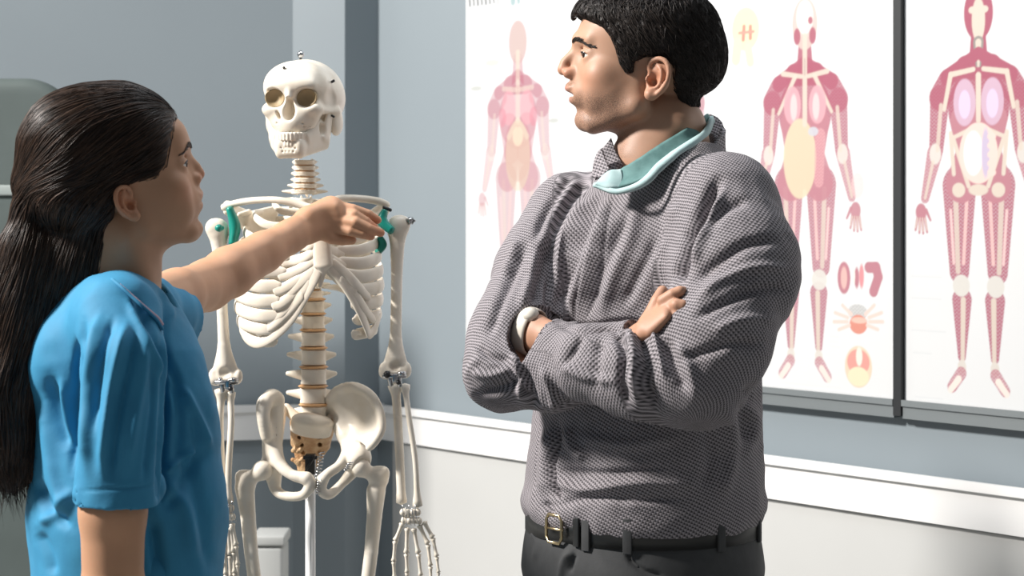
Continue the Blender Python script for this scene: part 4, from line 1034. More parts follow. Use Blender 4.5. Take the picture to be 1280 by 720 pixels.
# ------------------------------------------------------------------ the man with crossed arms
MY = 3.12
MF = np.array([-.92, -.39, 0]); ML = np.array([.39, -.92, 0])
MAN = empty('person', (P(803, 700, MY)[0], MY, 0), 'man in a textured grey shirt standing with folded arms, looking left', 'person', None)
MHs = 1/838.0; MHt = P(809, 105, MY-.0); MHR = rot('Z', 180-3)@rot('Y', -2)
H_M = .0018
def man_core(s, ins):
    """torso and arms; ins = how far inside the cloth"""
    up = (0, 0, 1); L = tuple(ML)
    g = lambda a: max(a-ins, min(a, .020))
    s.ecap(P(806, 600, MY), P(808, 520, MY), L, (g(.185), g(.163)), (g(.180), g(.160)), .03)
    s.ecap(P(808, 520, MY), P(826, 340, MY+.01), L, (g(.180), g(.160)), (g(.205), g(.150)), .03)
    s.ecap(P(826, 340, MY+.01), P(838, 258, MY+.02), L, (g(.205), g(.150)), (g(.16), g(.095)), .04)
    s.ecap(P(848, 246, MY-.05), P(800, 246, MY+.10), (0, 0, 1), (g(.07), g(.075)), (g(.065), g(.07)), .05)
    s.cap(P(838, 262, MY), P(838, 205, MY), g(.085), g(.068), .04)
    # near (left) arm
    s.path([P(906, 262, 2.98), P(920, 340, 2.92), P(892, 428, 2.86), P(872, 478, 2.84)], [g(.082), g(.086), g(.076), g(.066)], .022, 'u', .03)
    s.path([P(872, 476, 2.84), P(800, 470, 2.86), P(740, 452, 2.91), P(696, 428, 2.965)], [g(.062), g(.059), g(.050), g(.034)], .018, 'u', .02)
    # far (right) arm
    s.path([P(716, 270, 3.22), P(680, 340, 3.15), P(645, 420, 3.05), P(630, 466, 3.0)], [g(.070), g(.070), g(.064), g(.056)], .022, 'u', .03)
    s.path([P(630, 464, 3.0), P(690, 470, 2.97), P(760, 448, 2.92), P(800, 424, 2.885)], [g(.056), g(.050), g(.042), g(.032)], .014, 'u', .02)
s = Sculpt(H_M); s.frame(np.eye(3), (0, 0, 0), 1)
man_core(s, .034)
s.path([P(842, 225, MY+.02), P(832, 165, MY+.01)], [.066, .062], .02)
s.cap(P(824, 160, MY), P(808, 200, MY-.01), .050, .048, .02); 
for y in (-1, 1): s.cap(P(832, 158, MY)+ML*y*.044, P(800, 214, MY-.02)+ML*y*.022, .012, .011, .025)
s.cap(P(778, 186, MY-.01), P(784, 205, MY-.01), .012, .014, .012)
s.frame(MHR, MHt, MHs); sculpt_head(s, False, 2.8, nose=(114, 15)); sculpt_ear(s, 1, (-11, 60, 2), 1.0, 12, 24); sculpt_ear(s, -1, (-11, 60, 2), 1.0, 12, 24)
s.frame(np.eye(3), (0, 0, 0), 1)
# his right hand laid on his left upper arm
hy = 2.848
s.ecap(P(800, 424, 2.89), P(812, 408, hy), (.5, 0, .6), (.026, .018), (.029, .016), .01)
s.ecap(P(812, 408, hy), P(832, 388, hy-.008), (.65, 0, .75), (.030, .014), (.031, .011), .008)
finger(s, [P(829, 376, hy-.008), P(841, 368, hy-.016), P(850, 364, hy-.017), P(855, 364, hy-.010)], [.0088, .0082, .0074, .0066])
finger(s, [P(836, 384, hy-.012), P(846, 381, hy-.026), P(853, 382, hy-.028), P(857, 385, hy-.020)], [.0092, .0088, .0082, .0072])
finger(s, [P(838, 393, hy-.012), P(847, 393, hy-.026), P(854, 396, hy-.026), P(857, 399, hy-.018)], [.0090, .0084, .0078, .0070])
finger(s, [P(832, 400, hy-.010), P(841, 403, hy-.022), P(848, 405, hy-.022), P(852, 407, hy-.014)], [.0084, .0078, .0072, .0064])
finger(s, [P(812, 398, hy+.006), P(822, 376, hy+.012), P(828, 364, hy+.02)], [.011, .0095, .0080])
# his left wrist and hand, tucked under the other arm
s.ecap(P(706, 430, 2.955), P(672, 418, 2.99), (0, 0, 1), (.026, .022), (.026, .021), .006)
s.ecap(P(672, 418, 2.99), P(644, 410, 3.055), (0, 0, 1), (.028, .018), (.034, .014), .008)
for j in range(4): finger(s, [P(646, 394+j*9, 3.06), P(642, 393+j*9, 3.10), P(642, 394+j*9, 3.13), P(644, 396+j*9, 3.16)], [.0092, .0086, .0080, .0072])
finger(s, [P(662, 404, 3.02), P(656, 394, 3.05), P(654, 386, 3.08)], [.012, .010, .0085])
# hips, legs and feet inside the trousers
for y in (-1, 1):
    h = np.array([P(803, 700, MY)[0], MY, .90])+ML*y*.09
    s.path([h, np.array([h[0], h[1], .50]), np.array([h[0]+.02, h[1]+.02, .09])], [.08, .055, .038], .02, 'u', .01)
V, F = s.mesh(1); body_s = s
T = head_tint(V, MHR, MHt, MHs, False, .75); T[V[:, 2] < MHt[2]-.18] = 0
hd_ = V[:, 2] < 1.34; T[hd_, 2] = .25
fing = [P(855, 364, hy), P(857, 385, hy-.02), P(857, 399, hy-.02)]
for q in fing: T[:, 2] = np.maximum(T[:, 2], .9*np.exp(-(np.linalg.norm(V-q, axis=1)/.012)**2))
MBODY = mesh_obj('body', V, F, M_skin_m, MAN, True, {'tint': ('FLOAT_VECTOR', T)})
eyes(MAN, MHR, MHt, MHs, (1, .1, .02))
for y in (1, -1):
    brow(s, MAN, MHR, MHt, MHs, M_hair_m, [(95, y*8, 49), (93, y*17, 51), (84, y*29, 49), (70, y*40, 42)], 5+y, 200, .00048)

# short dark hair
sh = Sculpt(.0024); sub = Sculpt(.002); sub.frame(MHR, MHt, MHs); skull_prims(sub, False)
sub.frame(np.eye(3), (0, 0, 0), 1); sub.path([P(842, 225, MY+.02), P(832, 165, MY+.01)], [.066, .062], .02)
hp = polyfn([(97, 78), (91, 84), (70, 74), (55, 66), (47, 56), (40, 42), (34, 22), (26, 10), (20, 12), (17, 24), (6, 31), (-16, 34), (-32, 22), (-33, -4), (-42, -22), (-54, -28), (-68, -26), (-90, -5), (-130, 60), (-100, 170), (60, 180), (130, 130), (104, 92)])
def hairfn(p):
    q = ((p-MHt)@MHR)/MHs; th = .0075+.012*np.clip((q[..., 2]-70)/50, 0, 1)+.006*np.clip((q[..., 0]-40)/50, 0, 1)
    th = th*np.clip((q[..., 2]+42)/50, .25, 1)
    d = sub.field(p, sub.pr)-th; e = hp(q[..., 0], q[..., 2])*MHs; k = .007
    h = np.maximum(k-np.abs(d-e), 0)/k; return np.maximum(d, e)+h*h*k*.25
sh.add(hairfn, MHt-.19, MHt+.20, .001, 'u')
V, F = sh.mesh(1); N = normals(V, F); q = ((V-MHt)@MHR)/MHs
nz = vnoise(np.stack([q[:, 0]*.16, q[:, 1]*.10, q[:, 2]*.16], 1), 3)*.0022+vnoise(q*.33, 5)*.0012
V = V+N*nz[:, None]
att = np.stack([q[:, 0]*.4, q[:, 1]*.25, q[:, 2]*.4], 1)
pick = RNG.choice(len(V), 7000); pick = pick[(q[pick, 1] > -70)]
def mflow(p):
    c = ((p-MHt)@MHR)/MHs; top = np.clip((c[:, 2]-75)/30, 0, 1)[:, None]
    d = np.stack([c[:, 0]+25, c[:, 1], np.zeros(len(c))], 1); d /= np.linalg.norm(d, axis=1)[:, None]+1e-6
    side = np.stack([-.65+0*c[:, 0], 0*c[:, 0], -.9+0*c[:, 0]], 1)
    return (d*top+side*(1-top))@MHR.T
S1 = grow_strands(sh, V[pick], mflow, 5, .0042, .00062, .0011, 1, .28, .8)
Vm, Fm, Am = merge([(V, F, att), S1])
mesh_obj('short_hair', Vm, Fm, M_hair_m, MAN, True, {'strand': ('FLOAT_VECTOR', Am)})

# shirt
M_shirt = mat('textured_grey_shirt', (.2, .19, .2), .85); t_ = NT(M_shirt)
at_ = t_.n('ShaderNodeAttribute', attribute_name='weave'); sx_ = t_.n('ShaderNodeSeparateXYZ', {0: at_.outputs['Vector']})
wob = t_.noise(at_.outputs['Vector'], 55, 2); u_ = t_.math('ADD', sx_.outputs[0], t_.math('MULTIPLY', wob, .004)); v_ = sx_.outputs[1]
rib_ = t_.math('SINE', t_.math('MULTIPLY', t_.math('ADD', u_, t_.math('MULTIPLY', v_, .45)), 2*PI/.0052))
dot_ = t_.math('SINE', t_.math('ADD', t_.math('MULTIPLY', t_.math('SUBTRACT', v_, t_.math('MULTIPLY', u_, .45)), 2*PI/.0046), t_.math('MULTIPLY', rib_, 1.1)))
pat = t_.math('ADD', t_.math('MULTIPLY', rib_, .30), t_.math('MULTIPLY', dot_, .24)); pat = t_.ramp(pat, -.42, .42)
t_.color(t_.mixc(pat, (.032, .030, .033), (.37, .338, .36))); t_.bump(pat, .55, .0012)
sc_ = Sculpt(.0026); sc_.frame(np.eye(3), (0, 0, 0), 1); man_core(sc_, .0)
sc_.ecap(P(804, 655, MY), P(806, 600, MY), tuple(ML), (.184, .160), (.187, .168), .03)
sc_.ell(P(803, 628, MY), (.180, .176, .05), k=.03)
sc_.path([P(862, 205, MY+.03), P(884, 176, MY+.045)], [.030, .017], .02)
def shape_fix(s):
    s.plane((0, 0, P(0, 649, MY)[2]), (0, 0, -1), .004)
    # openings: neck, near cuff, far cuff
    s.path([P(830, 150, MY), P(832, 205, MY), P(812, 226, MY-.01)], [.090, .073, .05], .008, 's', .008)
    s.path([P(800, 170, MY-.03), P(772, 212, MY-.05)], [.05, .035], .01, 's', .01)
    s.cutplane(P(689, 425, 2.972), (P(672, 418, 2.99)-P(706, 430, 2.955)), .062)
    s.path([P(680, 421, 2.98), P(701, 429, 2.958)], [.0285, .0285], .001, 's')
    s.cutplane(P(806, 417, 2.885), (P(812, 408, 2.87)-P(800, 424, 2.885)), .050)
shape_fix(sc_)
V, F = sc_.mesh(1); N = normals(V, F)
axes = [(P(803, 655, MY), P(836, 230, MY+.01), .17, MF), (P(906, 262, 2.98), P(880, 460, 2.85), .078, (0, -1, 0)), (P(872, 478, 2.84), P(696, 428, 2.965), .055, (0, -1, 0)),
        (P(716, 270, 3.22), P(630, 466, 3.0), .066, (0, -1, 0)), (P(630, 466, 3.0), P(800, 424, 2.885), .046, (0, -1, 0))]
W, which = limb_uv(V, axes)
V = V+N*(vnoise(V*26, 2)*.0032+vnoise(V*60, 9)*.0012)[:, None]
mfolds = [
 ([(757, 238), (748, 280), (736, 330), (724, 380), (717, 404)], 1.5, -.0030), ([(770, 240), (762, 280), (750, 330), (738, 380), (732, 400)], 1.5, -.0022), ([(676, 530), (670, 580), (667, 640)], 1.5, -.002),
 ([(752, 238), (735, 270), (718, 310), (706, 350), (700, 392)], 7, -.013), ([(742, 236), (722, 268), (703, 305), (690, 345)], 6, .009),
 ([(735, 225), (712, 250), (694, 285), (682, 320)], 6, -.011), ([(765, 244), (752, 285), (738, 325), (724, 365), (716, 396)], 8, .011),
 ([(785, 262), (768, 300), (748, 345), (736, 392)], 6, -.008), ([(800, 250), (788, 300), (768, 345), (752, 395)], 8, .007),
 ([(820, 300), (800, 340), (778, 385)], 7, -.006), ([(716, 216), (700, 236), (680, 268), (668, 300)], 5, -.008),
 ([(694, 300), (688, 345), (690, 385), (700, 402)], 6, -.012), ([(898, 226), (880, 262), (862, 300), (850, 335), (846, 352)], 7, -.020),
 ([(905, 236), (890, 270), (876, 300), (866, 330)], 6, .008), ([(842, 250), (838, 290), (826, 325)], 8, .005),
 ([(935, 250), (905, 262), (880, 290)], 6, -.006), ([(975, 300), (935, 305), (895, 330), (868, 352)], 7, -.007), ([(985, 335), (940, 335), (900, 352), (868, 378)], 6, .006),
 ([(990, 362), (948, 362), (905, 378), (866, 398)], 6, -.007), ([(975, 400), (930, 400), (890, 415)], 7, .006), ([(955, 430), (915, 430), (880, 440), (850, 450)], 6, -.006),
 ([(700, 408), (735, 410), (770, 405), (812, 405)], 5, -.010),
 ([(770, 410), (778, 440), (776, 475), (786, 505)], 5, -.011), ([(784, 408), (792, 440), (792, 475), (802, 512)], 6, .009), ([(800, 412), (808, 445), (812, 480), (822, 516)], 5, -.010),
 ([(815, 412), (824, 440), (832, 475)], 5, .007), ([(752, 425), (745, 455), (748, 485)], 6, -.007), ([(728, 418), (716, 440), (700, 462)], 5, -.006), ([(700, 455), (730, 470), (770, 478)], 6, .006),
 ([(830, 420), (842, 455), (856, 490)], 7, -.007), ([(846, 425), (862, 462), (872, 500)], 7, .006),
 ([(660, 300), (640, 345), (622, 385), (610, 420)], 6, -.008), ([(672, 310), (662, 350), (650, 385)], 6, .006), ([(648, 300), (630, 345)], 5, .005), ([(684, 300), (676, 345), (668, 380)], 6, -.010),
 ([(595, 430), (612, 445), (640, 450)], 5, -.006), ([(590, 465), (612, 470), (640, 462)], 5, .006), ([(600, 490), (625, 486), (655, 470)], 5, -.007), ([(652, 455), (664, 485), (668, 515)], 6, -.008), ([(676, 458), (690, 490), (692, 512)], 6, .007),
 ([(600, 445), (585, 470), (596, 500)], 5, .004), ([(640, 440), (650, 470), (652, 500)], 5, .006),
 ([(698, 530), (694, 560), (688, 585), (694, 612), (700, 622)], 4, -.013), ([(708, 535), (716, 560), (732, 575)], 6, .006), ([(686, 535), (680, 580), (680, 620)], 7, .006),
 ([(690, 600), (730, 612), (800, 604), (870, 606)], 6, .006), ([(700, 588), (760, 592), (840, 585)], 5, -.005), ([(690, 632), (740, 622), (800, 625), (860, 622)], 5, -.005),
 ([(720, 545), (780, 556), (850, 548)], 8, .004), ([(905, 500), (915, 545), (912, 590), (900, 620)], 8, .006), ([(940, 480), (932, 520), (938, 560)], 7, -.010), ([(925, 490), (945, 530), (930, 575)], 6, .006),
 ([(680, 626), (686, 636), (690, 644)], 4, -.008), ([(880, 530), (890, 570), (880, 610)], 8, -.005),
]
V = creases(V, N, MY, [(p, w_, a*(1.25 if w_ > 2 else 1)) for p, w_, a in mfolds])
wv = W.copy()
mesh_obj('shirt', V, F, M_shirt, MAN, True, {'weave': ('FLOAT_VECTOR', wv)})

# placket with buttons down the front of the shirt, where it shows below the arms
# collar: near leaf with its pale teal inside, far leaf dark
M_tealshade = noisy('shaded_teal_lining', (.085, .185, .178), (.12, .24, .232), 60, .8, .3, .001)  # the pale lining again, darkened for the shade inside the collar fold
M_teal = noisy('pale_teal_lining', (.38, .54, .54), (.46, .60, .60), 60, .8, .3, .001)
def ribbon(name, lines, m, parent, th=.003, n=10):
    """lofted cloth strip through several 3D control lines of equal length, with thickness"""
    g = [catmull(l, n) for l in lines]; a = np.array(g); rows = catmull(np.array([x.ravel() for x in a]), 5).reshape(-1, a.shape[1], 3) if len(lines) > 2 else a
    R_, Cn = rows.shape[:2]; du = np.gradient(rows, axis=1); dv = np.gradient(rows, axis=0); nn = np.cross(du, dv); nn /= np.linalg.norm(nn, axis=2)[..., None]+1e-9
    rows = rows+nn*(vnoise(rows.reshape(-1, 3)*90, 4)*.0008).reshape(R_, Cn, 1)
    A_, B_ = rows+nn*th/2, rows-nn*th/2; V = np.vstack([A_.reshape(-1, 3), B_.reshape(-1, 3)]); i = np.arange(R_*Cn).reshape(R_, Cn); o = R_*Cn
    q = np.stack([i[:-1, :-1], i[:-1, 1:], i[1:, 1:], i[1:, :-1]], -1).reshape(-1, 4); F = [tuple(x) for x in q]+[tuple((x+o)[::-1]) for x in q]
    b = list(i[0, :])+list(i[1:, -1])+list(i[-1, :-1][::-1])+list(i[1:-1, 0][::-1])
    F += [(b[j], b[j]+o, b[(j+1) % len(b)]+o, b[(j+1) % len(b)]) for j in range(len(b))]
    return mesh_obj(name, V, F, m, parent, True, {'weave': ('FLOAT_VECTOR', np.vstack([rows.reshape(-1, 3)[:, [2, 0, 1]]]*2))})
col = ribbon('collar', [
    [P(884, 142, 3.19), P(862, 158, 3.075), P(826, 180, 3.03), P(796, 200, 3.01), P(775, 213, 3.015)],
    [P(888, 152, 3.20), P(868, 170, 3.065), P(832, 197, 3.01), P(800, 216, 2.995), P(768, 224, 3.005)],
    [P(890, 160, 3.205), P(872, 177, 3.052), P(838, 200, 2.995), P(804, 224, 2.978), P(770, 236, 2.985)]], M_tealshade, MAN, .003)
ribbon('collar_edge', [[P(889, 145, 3.195), P(878, 164, 3.05), P(844, 188, 2.995), P(822, 204, 2.975), P(800, 226, 2.965), P(770, 237, 2.975), P(744, 229, 3.0)],
    [P(892, 152, 3.20), P(882, 172, 3.045), P(850, 192, 2.985), P(828, 212, 2.967), P(806, 232, 2.96), P(770, 242, 2.97), P(741, 232, 2.995)]], M_teal, col, .005)
ribbon('collar_front', [[P(776, 212, 3.01), P(764, 214, 3.01), P(754, 220, 3.01)], [P(778, 222, 3.0), P(762, 224, 2.995), P(748, 227, 3.0)], [P(776, 236, 2.985), P(760, 236, 2.98), P(744, 230, 2.99)]], M_teal, col, .004)
ribbon('collar_stand', [[P(887, 143, 3.225), P(900, 150, 3.215), P(905, 164, 3.18), P(894, 178, 3.09)], [P(884, 158, 3.215), P(901, 164, 3.20), P(904, 176, 3.15), P(890, 188, 3.065)], [P(880, 176, 3.20), P(902, 184, 3.18), P(904, 192, 3.13), P(884, 202, 3.045)]], M_shirt, col, .005)
ribbon('collar_leaf', [[P(764, 173, 3.10), P(757, 182, 3.10), P(749, 190, 3.105)], [P(771, 192, 3.09), P(761, 202, 3.085), P(747, 206, 3.085)], [P(779, 207, 3.07), P(764, 216, 3.05), P(744, 224, 3.03)]], M_shirt, MAN, .004)
ribbon('collar_leaf', [[P(752, 186, 3.07), P(744, 200, 3.07), P(741, 222, 3.05)], [P(757, 200, 3.05), P(752, 210, 3.045), P(748, 222, 3.035)], [P(762, 212, 3.03), P(758, 218, 3.025), P(752, 224, 3.02)]], M_shirt, MAN, .004)

# trousers, belt and buckle
M_trous = noisy('charcoal_trousers', (.050, .052, .054), (.042, .044, .046), 60, .8, .2, .001)
M_belt = mat('black_leather', (.012, .013, .013), .38)
M_brass = mat('brass_buckle', (.50, .40, .24), .3, 1.0)
st = Sculpt(.0035); st.frame(np.eye(3), (0, 0, 0), 1)
hipc = np.array([P(803, 700, MY)[0], MY, 0])
st.ecap(hipc+np.array([0, 0, .985]), hipc+np.array([0, 0, .90]), tuple(ML), (.178, .164), (.190, .172), .01)
st.ecap(hipc+np.array([0, 0, .90]), hipc+np.array([0, 0, .80]), tuple(ML), (.190, .170), (.172, .140), .03)
for y in (-1, 1):
    h = hipc+ML*y*.088
    st.path([h+np.array([0, 0, .84]), h+np.array([0, 0, .5]), h+np.array([.01, 0, .10])], [.090, .074, .060], .03, 'u', .01)
st.plane((0, 0, .055), (0, 0, -1)); st.plane((0, 0, P(0, 644, MY)[2]), (0, 0, 1))
V, F = st.mesh(1); N = normals(V, F); V = V+N*(vnoise(V*18, 6)*.003)[:, None]
V = creases(V, N, MY, [([(784, 688), (790, 702), (806, 714), (830, 720)], 3, -.006), ([(712, 690), (704, 705), (700, 730)], 4, .006), ([(718, 692), (712, 715)], 3, -.006), ([(664, 662), (672, 680), (668, 700)], 4, .004)])
tr = mesh_obj('trousers', V, F, M_trous, MAN)
def ring(z0, z1, a, b, ang0=0, ang1=2*PI, n=90, th=.004):
    t = np.linspace(ang0, ang1, n); out = []
    for z in (z0, z1):
        for off in (0, th): out.append(hipc+np.array([0, 0, z])+MF*((b+off)*np.cos(t))[:, None]+ML*((a+off)*np.sin(t))[:, None])
    V = np.vstack(out); F = []
    for i in range(n-1):
        j = i+1; F += [(n+i, n+j, 3*n+j, 3*n+i), (i, 2*n+i, 2*n+j, j), (2*n+i, 3*n+i, 3*n+j, 2*n+j), (i, j, n+j, n+i)]
    return V, F
zb1, zb0 = P(0, 650, MY-.17)[2], P(0, 686, MY-.17)[2]
belt = part('belt', ring(zb0, zb1, .1865, .1695), M_belt, MAN)
def at_ring(th, r=1.0, off=.0): return hipc+MF*((.1695+off)*math.cos(th))+ML*((.1865+off)*math.sin(th))
for th in (.60, .95, 1.75, 2.35):
    c = at_ring(th, off=.0055); d = at_ring(th+.05)-at_ring(th-.05); d /= np.linalg.norm(d); nn = np.cross(d, (0, 0, 1))
    part('belt_loop', box_geo(c+np.array([0, 0, (zb0+zb1)/2-.001]), (.0065, .0022, .025), np.stack([d, nn, np.array([0, 0, 1.])], 1), .001), M_trous, tr)
th = .30; c = at_ring(th, off=.010)+np.array([0, 0, (zb0+zb1)/2]); d = at_ring(th+.05)-at_ring(th-.05); d /= np.linalg.norm(d); nn = np.cross(d, (0, 0, 1))
e = [c+d*x*.017+np.array([0, 0, z*.020]) for x, z in ((-1, -.6), (-1, .6), (-.7, 1), (.7, 1), (1, .6), (1, -.6), (.7, -1), (-.7, -1), (-1, -.6))]
bk = part('buckle', tube_geo(e, .0024, 8), M_brass, belt)
part('prong', tube_geo([c-d*.02, c+d*.02+nn*0], .0018, 8), M_brass, belt)
part('keeper', box_geo(at_ring(.52, off=.007)+np.array([0, 0, (zb0+zb1)/2]), (.006, .0025, .021), np.stack([d, nn, np.array([0, 0, 1.])], 1), .001), M_belt, belt)
M_shoe = mat('black_leather_shoe', (.02, .02, .02), .4)
for y in (-1, 1):
    ss = Sculpt(.004); a = hipc+ML*y*.095; ss.frame(np.eye(3), (0, 0, 0), 1)
    ss.ecap(a-MF*.05+np.array([0, 0, .045]), a+MF*.17+np.array([0, 0, .035]), tuple(ML), (.042, .044), (.046, .032), .01); ss.cap(a+np.array([0, 0, .05]), a+np.array([0, 0, .10]), .045, .045, .02)
    ss.plane((0, 0, .002), (0, 0, -1)); V, F = ss.mesh(1); mesh_obj('shoe', V, F, M_shoe, MAN)
# wrist watch with a cream strap on his left wrist
M_cream = mat('cream_strap', (.66, .60, .52), .55)
wa, wb = P(672, 418, 2.99), P(640, 408, 3.04); ax = (P(672, 418, 2.99)-P(706, 430, 2.955)); ax /= np.linalg.norm(ax)
wc = P(662, 414, 3.003); sdv = np.cross(ax, (0, 0, 1)); sdv /= np.linalg.norm(sdv); upv = np.cross(sdv, ax)
ang = np.linspace(0, 2*PI, 40); loop = wc+(np.cos(ang)[:, None]*upv*.0335+np.sin(ang)[:, None]*sdv*.026)
watch = part('wrist_watch', tube_geo(loop, .0022, 10, .0125, (np.cos(ang)[:, None]*upv+np.sin(ang)[:, None]*sdv), False), M_cream, MAN)
o_ = wc-sdv*0; dface = (upv*.85+np.array([-.1, -.45, 0])); dface /= np.linalg.norm(dface)
part('watch_case', tube_geo([wc+dface*.026, wc+dface*.033, wc+dface*.036], [.0125, .0125, .011], 8), mat('cream_case', (.70, .66, .58), .35), watch)
# ------------------------------------------------------------------ the woman reaching out to the skeleton
WY = 2.74
WF = np.array([.975, .222, 0]); WR = np.array([.222, -.975, 0])               # forward, her right (towards the camera)
WOM = empty('person', (P(150, 700, WY)[0], WY, 0), 'woman in blue scrubs with long dark hair, touching the skeleton', 'person', None)
WHs = 1.11e-3; WHt = P(151, 256, WY); WHR = rot('Z', 21)@rot('Y', -12)
def wom_core(s, ins, sleeve=True):
    g = lambda a: a-ins; R = tuple(WR)
    s.ecap(P(160, 760, WY), P(160, 640, WY), R, (g(.150), g(.125)), (g(.132), g(.122)), .03)
    s.ecap(P(160, 640, WY), P(160, 560, WY), R, (g(.132), g(.122)), (g(.122), g(.115)), .03)
    s.ecap(P(160, 560, WY), P(146, 455, WY+.01), R, (g(.122), g(.115)), (g(.132), g(.108)), .03)
    s.ecap(P(146, 455, WY+.01), P(140, 392, WY+.02), R, (g(.132), g(.100)), (g(.115), g(.062)), .03)
    for y, px in ((1, 205), (-1, 208)): s.ell(P(px, 492, WY+.02)+WR*y*.062, (g(.052), g(.06), g(.058)), None, .04)
    s.cap(P(142, 396, 2.64), P(178, 392, 2.90), g(.056), g(.050), .03)
    s.ell(P(98, 440, WY+.01), (g(.06), g(.11), g(.08)), None, .04)
def wom_near_sleeve(s, ins):
    g = lambda a: a-ins
    s.path([P(148, 400, 2.61), P(155, 450, 2.565), P(151, 540, 2.55), P(147, 650, 2.545)], [g(.055), g(.0515), g(.0515), g(.0535)], .018, 'u', .012)
s = Sculpt(.0018); s.frame(np.eye(3), (0, 0, 0), 1)
wom_core(s, .034)
s.path([P(150, 405, 2.62), P(152, 470, 2.565), P(141, 640, 2.545), P(141, 735, 2.55)], [.042, .040, .0395, .037], .02, 'u', .012)
s.path([P(141, 735, 2.55), P(165, 850, 2.54), P(185, 930, 2.53)], [.037, .032, .022], .01, 'u', .012)
s.ecap(P(185, 930, 2.53), P(190, 975, 2.52), (1, .2, 0), (.026, .016), (.034, .012), .008)
for j in range(4): finger(s, [P(176+j*10, 975, 2.52), P(178+j*10, 1005, 2.515), P(180+j*9, 1030, 2.52)], [.008, .0075, .0062])
finger(s, [P(172, 945, 2.51), P(160, 970, 2.49), P(162, 992, 2.49)], [.010, .009, .007])
# neck
s.path([P(140, 400, WY+.015), P(147, 345, WY+.005), P(156, 290, WY)], [.060, .050, .050], .02, 'u', .012)
s.cap(P(176, 322, WY-.0), P(178, 380, WY+.01), .018, .018, .025)
s.cap(P(160, 300, WY-.040), P(186, 388, WY-.015), .010, .009, .025)
# reaching left arm
sh_, el_, wr_ = P(182, 386, 2.93), P(258, 357, 3.165), P(384, 283, 3.35)
s.path([sh_, (sh_+el_)/2+np.array([0, 0, .002]), el_], [.044, .038, .0375], .02, 'u', .012)
fa = wr_-el_
s.path([el_, el_+fa*.22, el_+fa*.55, el_+fa*.85], [.0375, .0385, .0315, .0240], .012, 'u', .01)
s.ecap(el_+fa*.8, wr_, (0, .4, 1), (.0265, .0225), (.0262, .0195), .01)
# the hand: back of the hand up, fingers resting on the rib cage
hY = 3.368
s.ecap(wr_, P(418, 269, hY+.002), (-.1, .3, 1), (.0265, .017), (.032, .0155), .012)
s.ell(P(420, 271, hY+.003), (.020, .019, .024), None, .012)
s.cap(P(388, 268, hY-.02), P(416, 257, hY+.002), .012, .011, .016)
finger(s, [P(418, 258, hY+.004), P(441, 262, hY+.002), P(460, 268, hY+.008), P(472, 275, hY+.014)], [.0098, .0090, .0080, .0066])
finger(s, [P(421, 266, hY+.004), P(442, 269, hY-.008), P(457, 277, hY-.004), P(467, 284, hY+.006)], [.0100, .0092, .0082, .0068])
finger(s, [P(422, 275, hY-.004), P(444, 278, hY-.016), P(461, 286, hY-.012), P(476, 291, hY-.002)], [.0100, .0093, .0084, .0068])
finger(s, [P(418, 284, hY-.006), P(438, 289, hY-.016), P(453, 293, hY-.014), P(464, 296, hY-.006)], [.0092, .0082, .0074, .0060])
finger(s, [P(396, 288, hY-.012), P(414, 297, hY-.008), P(428, 300, hY-.004), P(440, 300, hY+.002)], [.0120, .0105, .0092, .0074])
for a, b in (((402, 262), (418, 260)), ((404, 268), (421, 268)), ((404, 276), (421, 277))):    # tendons
    s.cap(P(*a, hY-.012), P(*b, hY-.010), .0035, .0055, .008)
s.frame(WHR, WHt, WHs); sculpt_head(s, True, -.4, nose=(107, 17)); sculpt_ear(s, 1, (-4, 59, 3), .86, 16, 20); sculpt_ear(s, -1, (-4, 60, 1), .84, 16, 20)
s.frame(np.eye(3), (0, 0, 0), 1)
hw = np.array([P(160, 760, WY)[0], WY, .86])
for y in (-1, 1): s.path([hw+WR*y*.085, hw+WR*y*.085-np.array([0, 0, .42]), hw+WR*y*.085-np.array([.02, 0, .78])], [.078, .05, .034], .02, 'u', .01)
V, F = s.mesh(1)
T = head_tint(V, WHR, WHt, WHs, True, 0); T[V[:, 2] < WHt[2]-.16] = 0
for q in (P(476, 291, hY), P(467, 284, hY), P(464, 296, hY), P(473, 275, hY)): T[:, 2] = np.maximum(T[:, 2], np.exp(-(np.linalg.norm(V-q, axis=1)/.014)**2))
mesh_obj('body', V, F, M_skin_w, WOM, True, {'tint': ('FLOAT_VECTOR', T)})
eyes(WOM, WHR, WHt, WHs, (1, 0, -.05))
for y in (1, -1): brow(s, WOM, WHR, WHt, WHs, M_hair_w, [(94, y*11, 49), (93, y*19, 52.5), (86, y*29, 52), (76, y*37, 46)], 9+y, 130, .00035)
stud = WHR@(np.array([-1, -63, -14])*WHs)+WHt

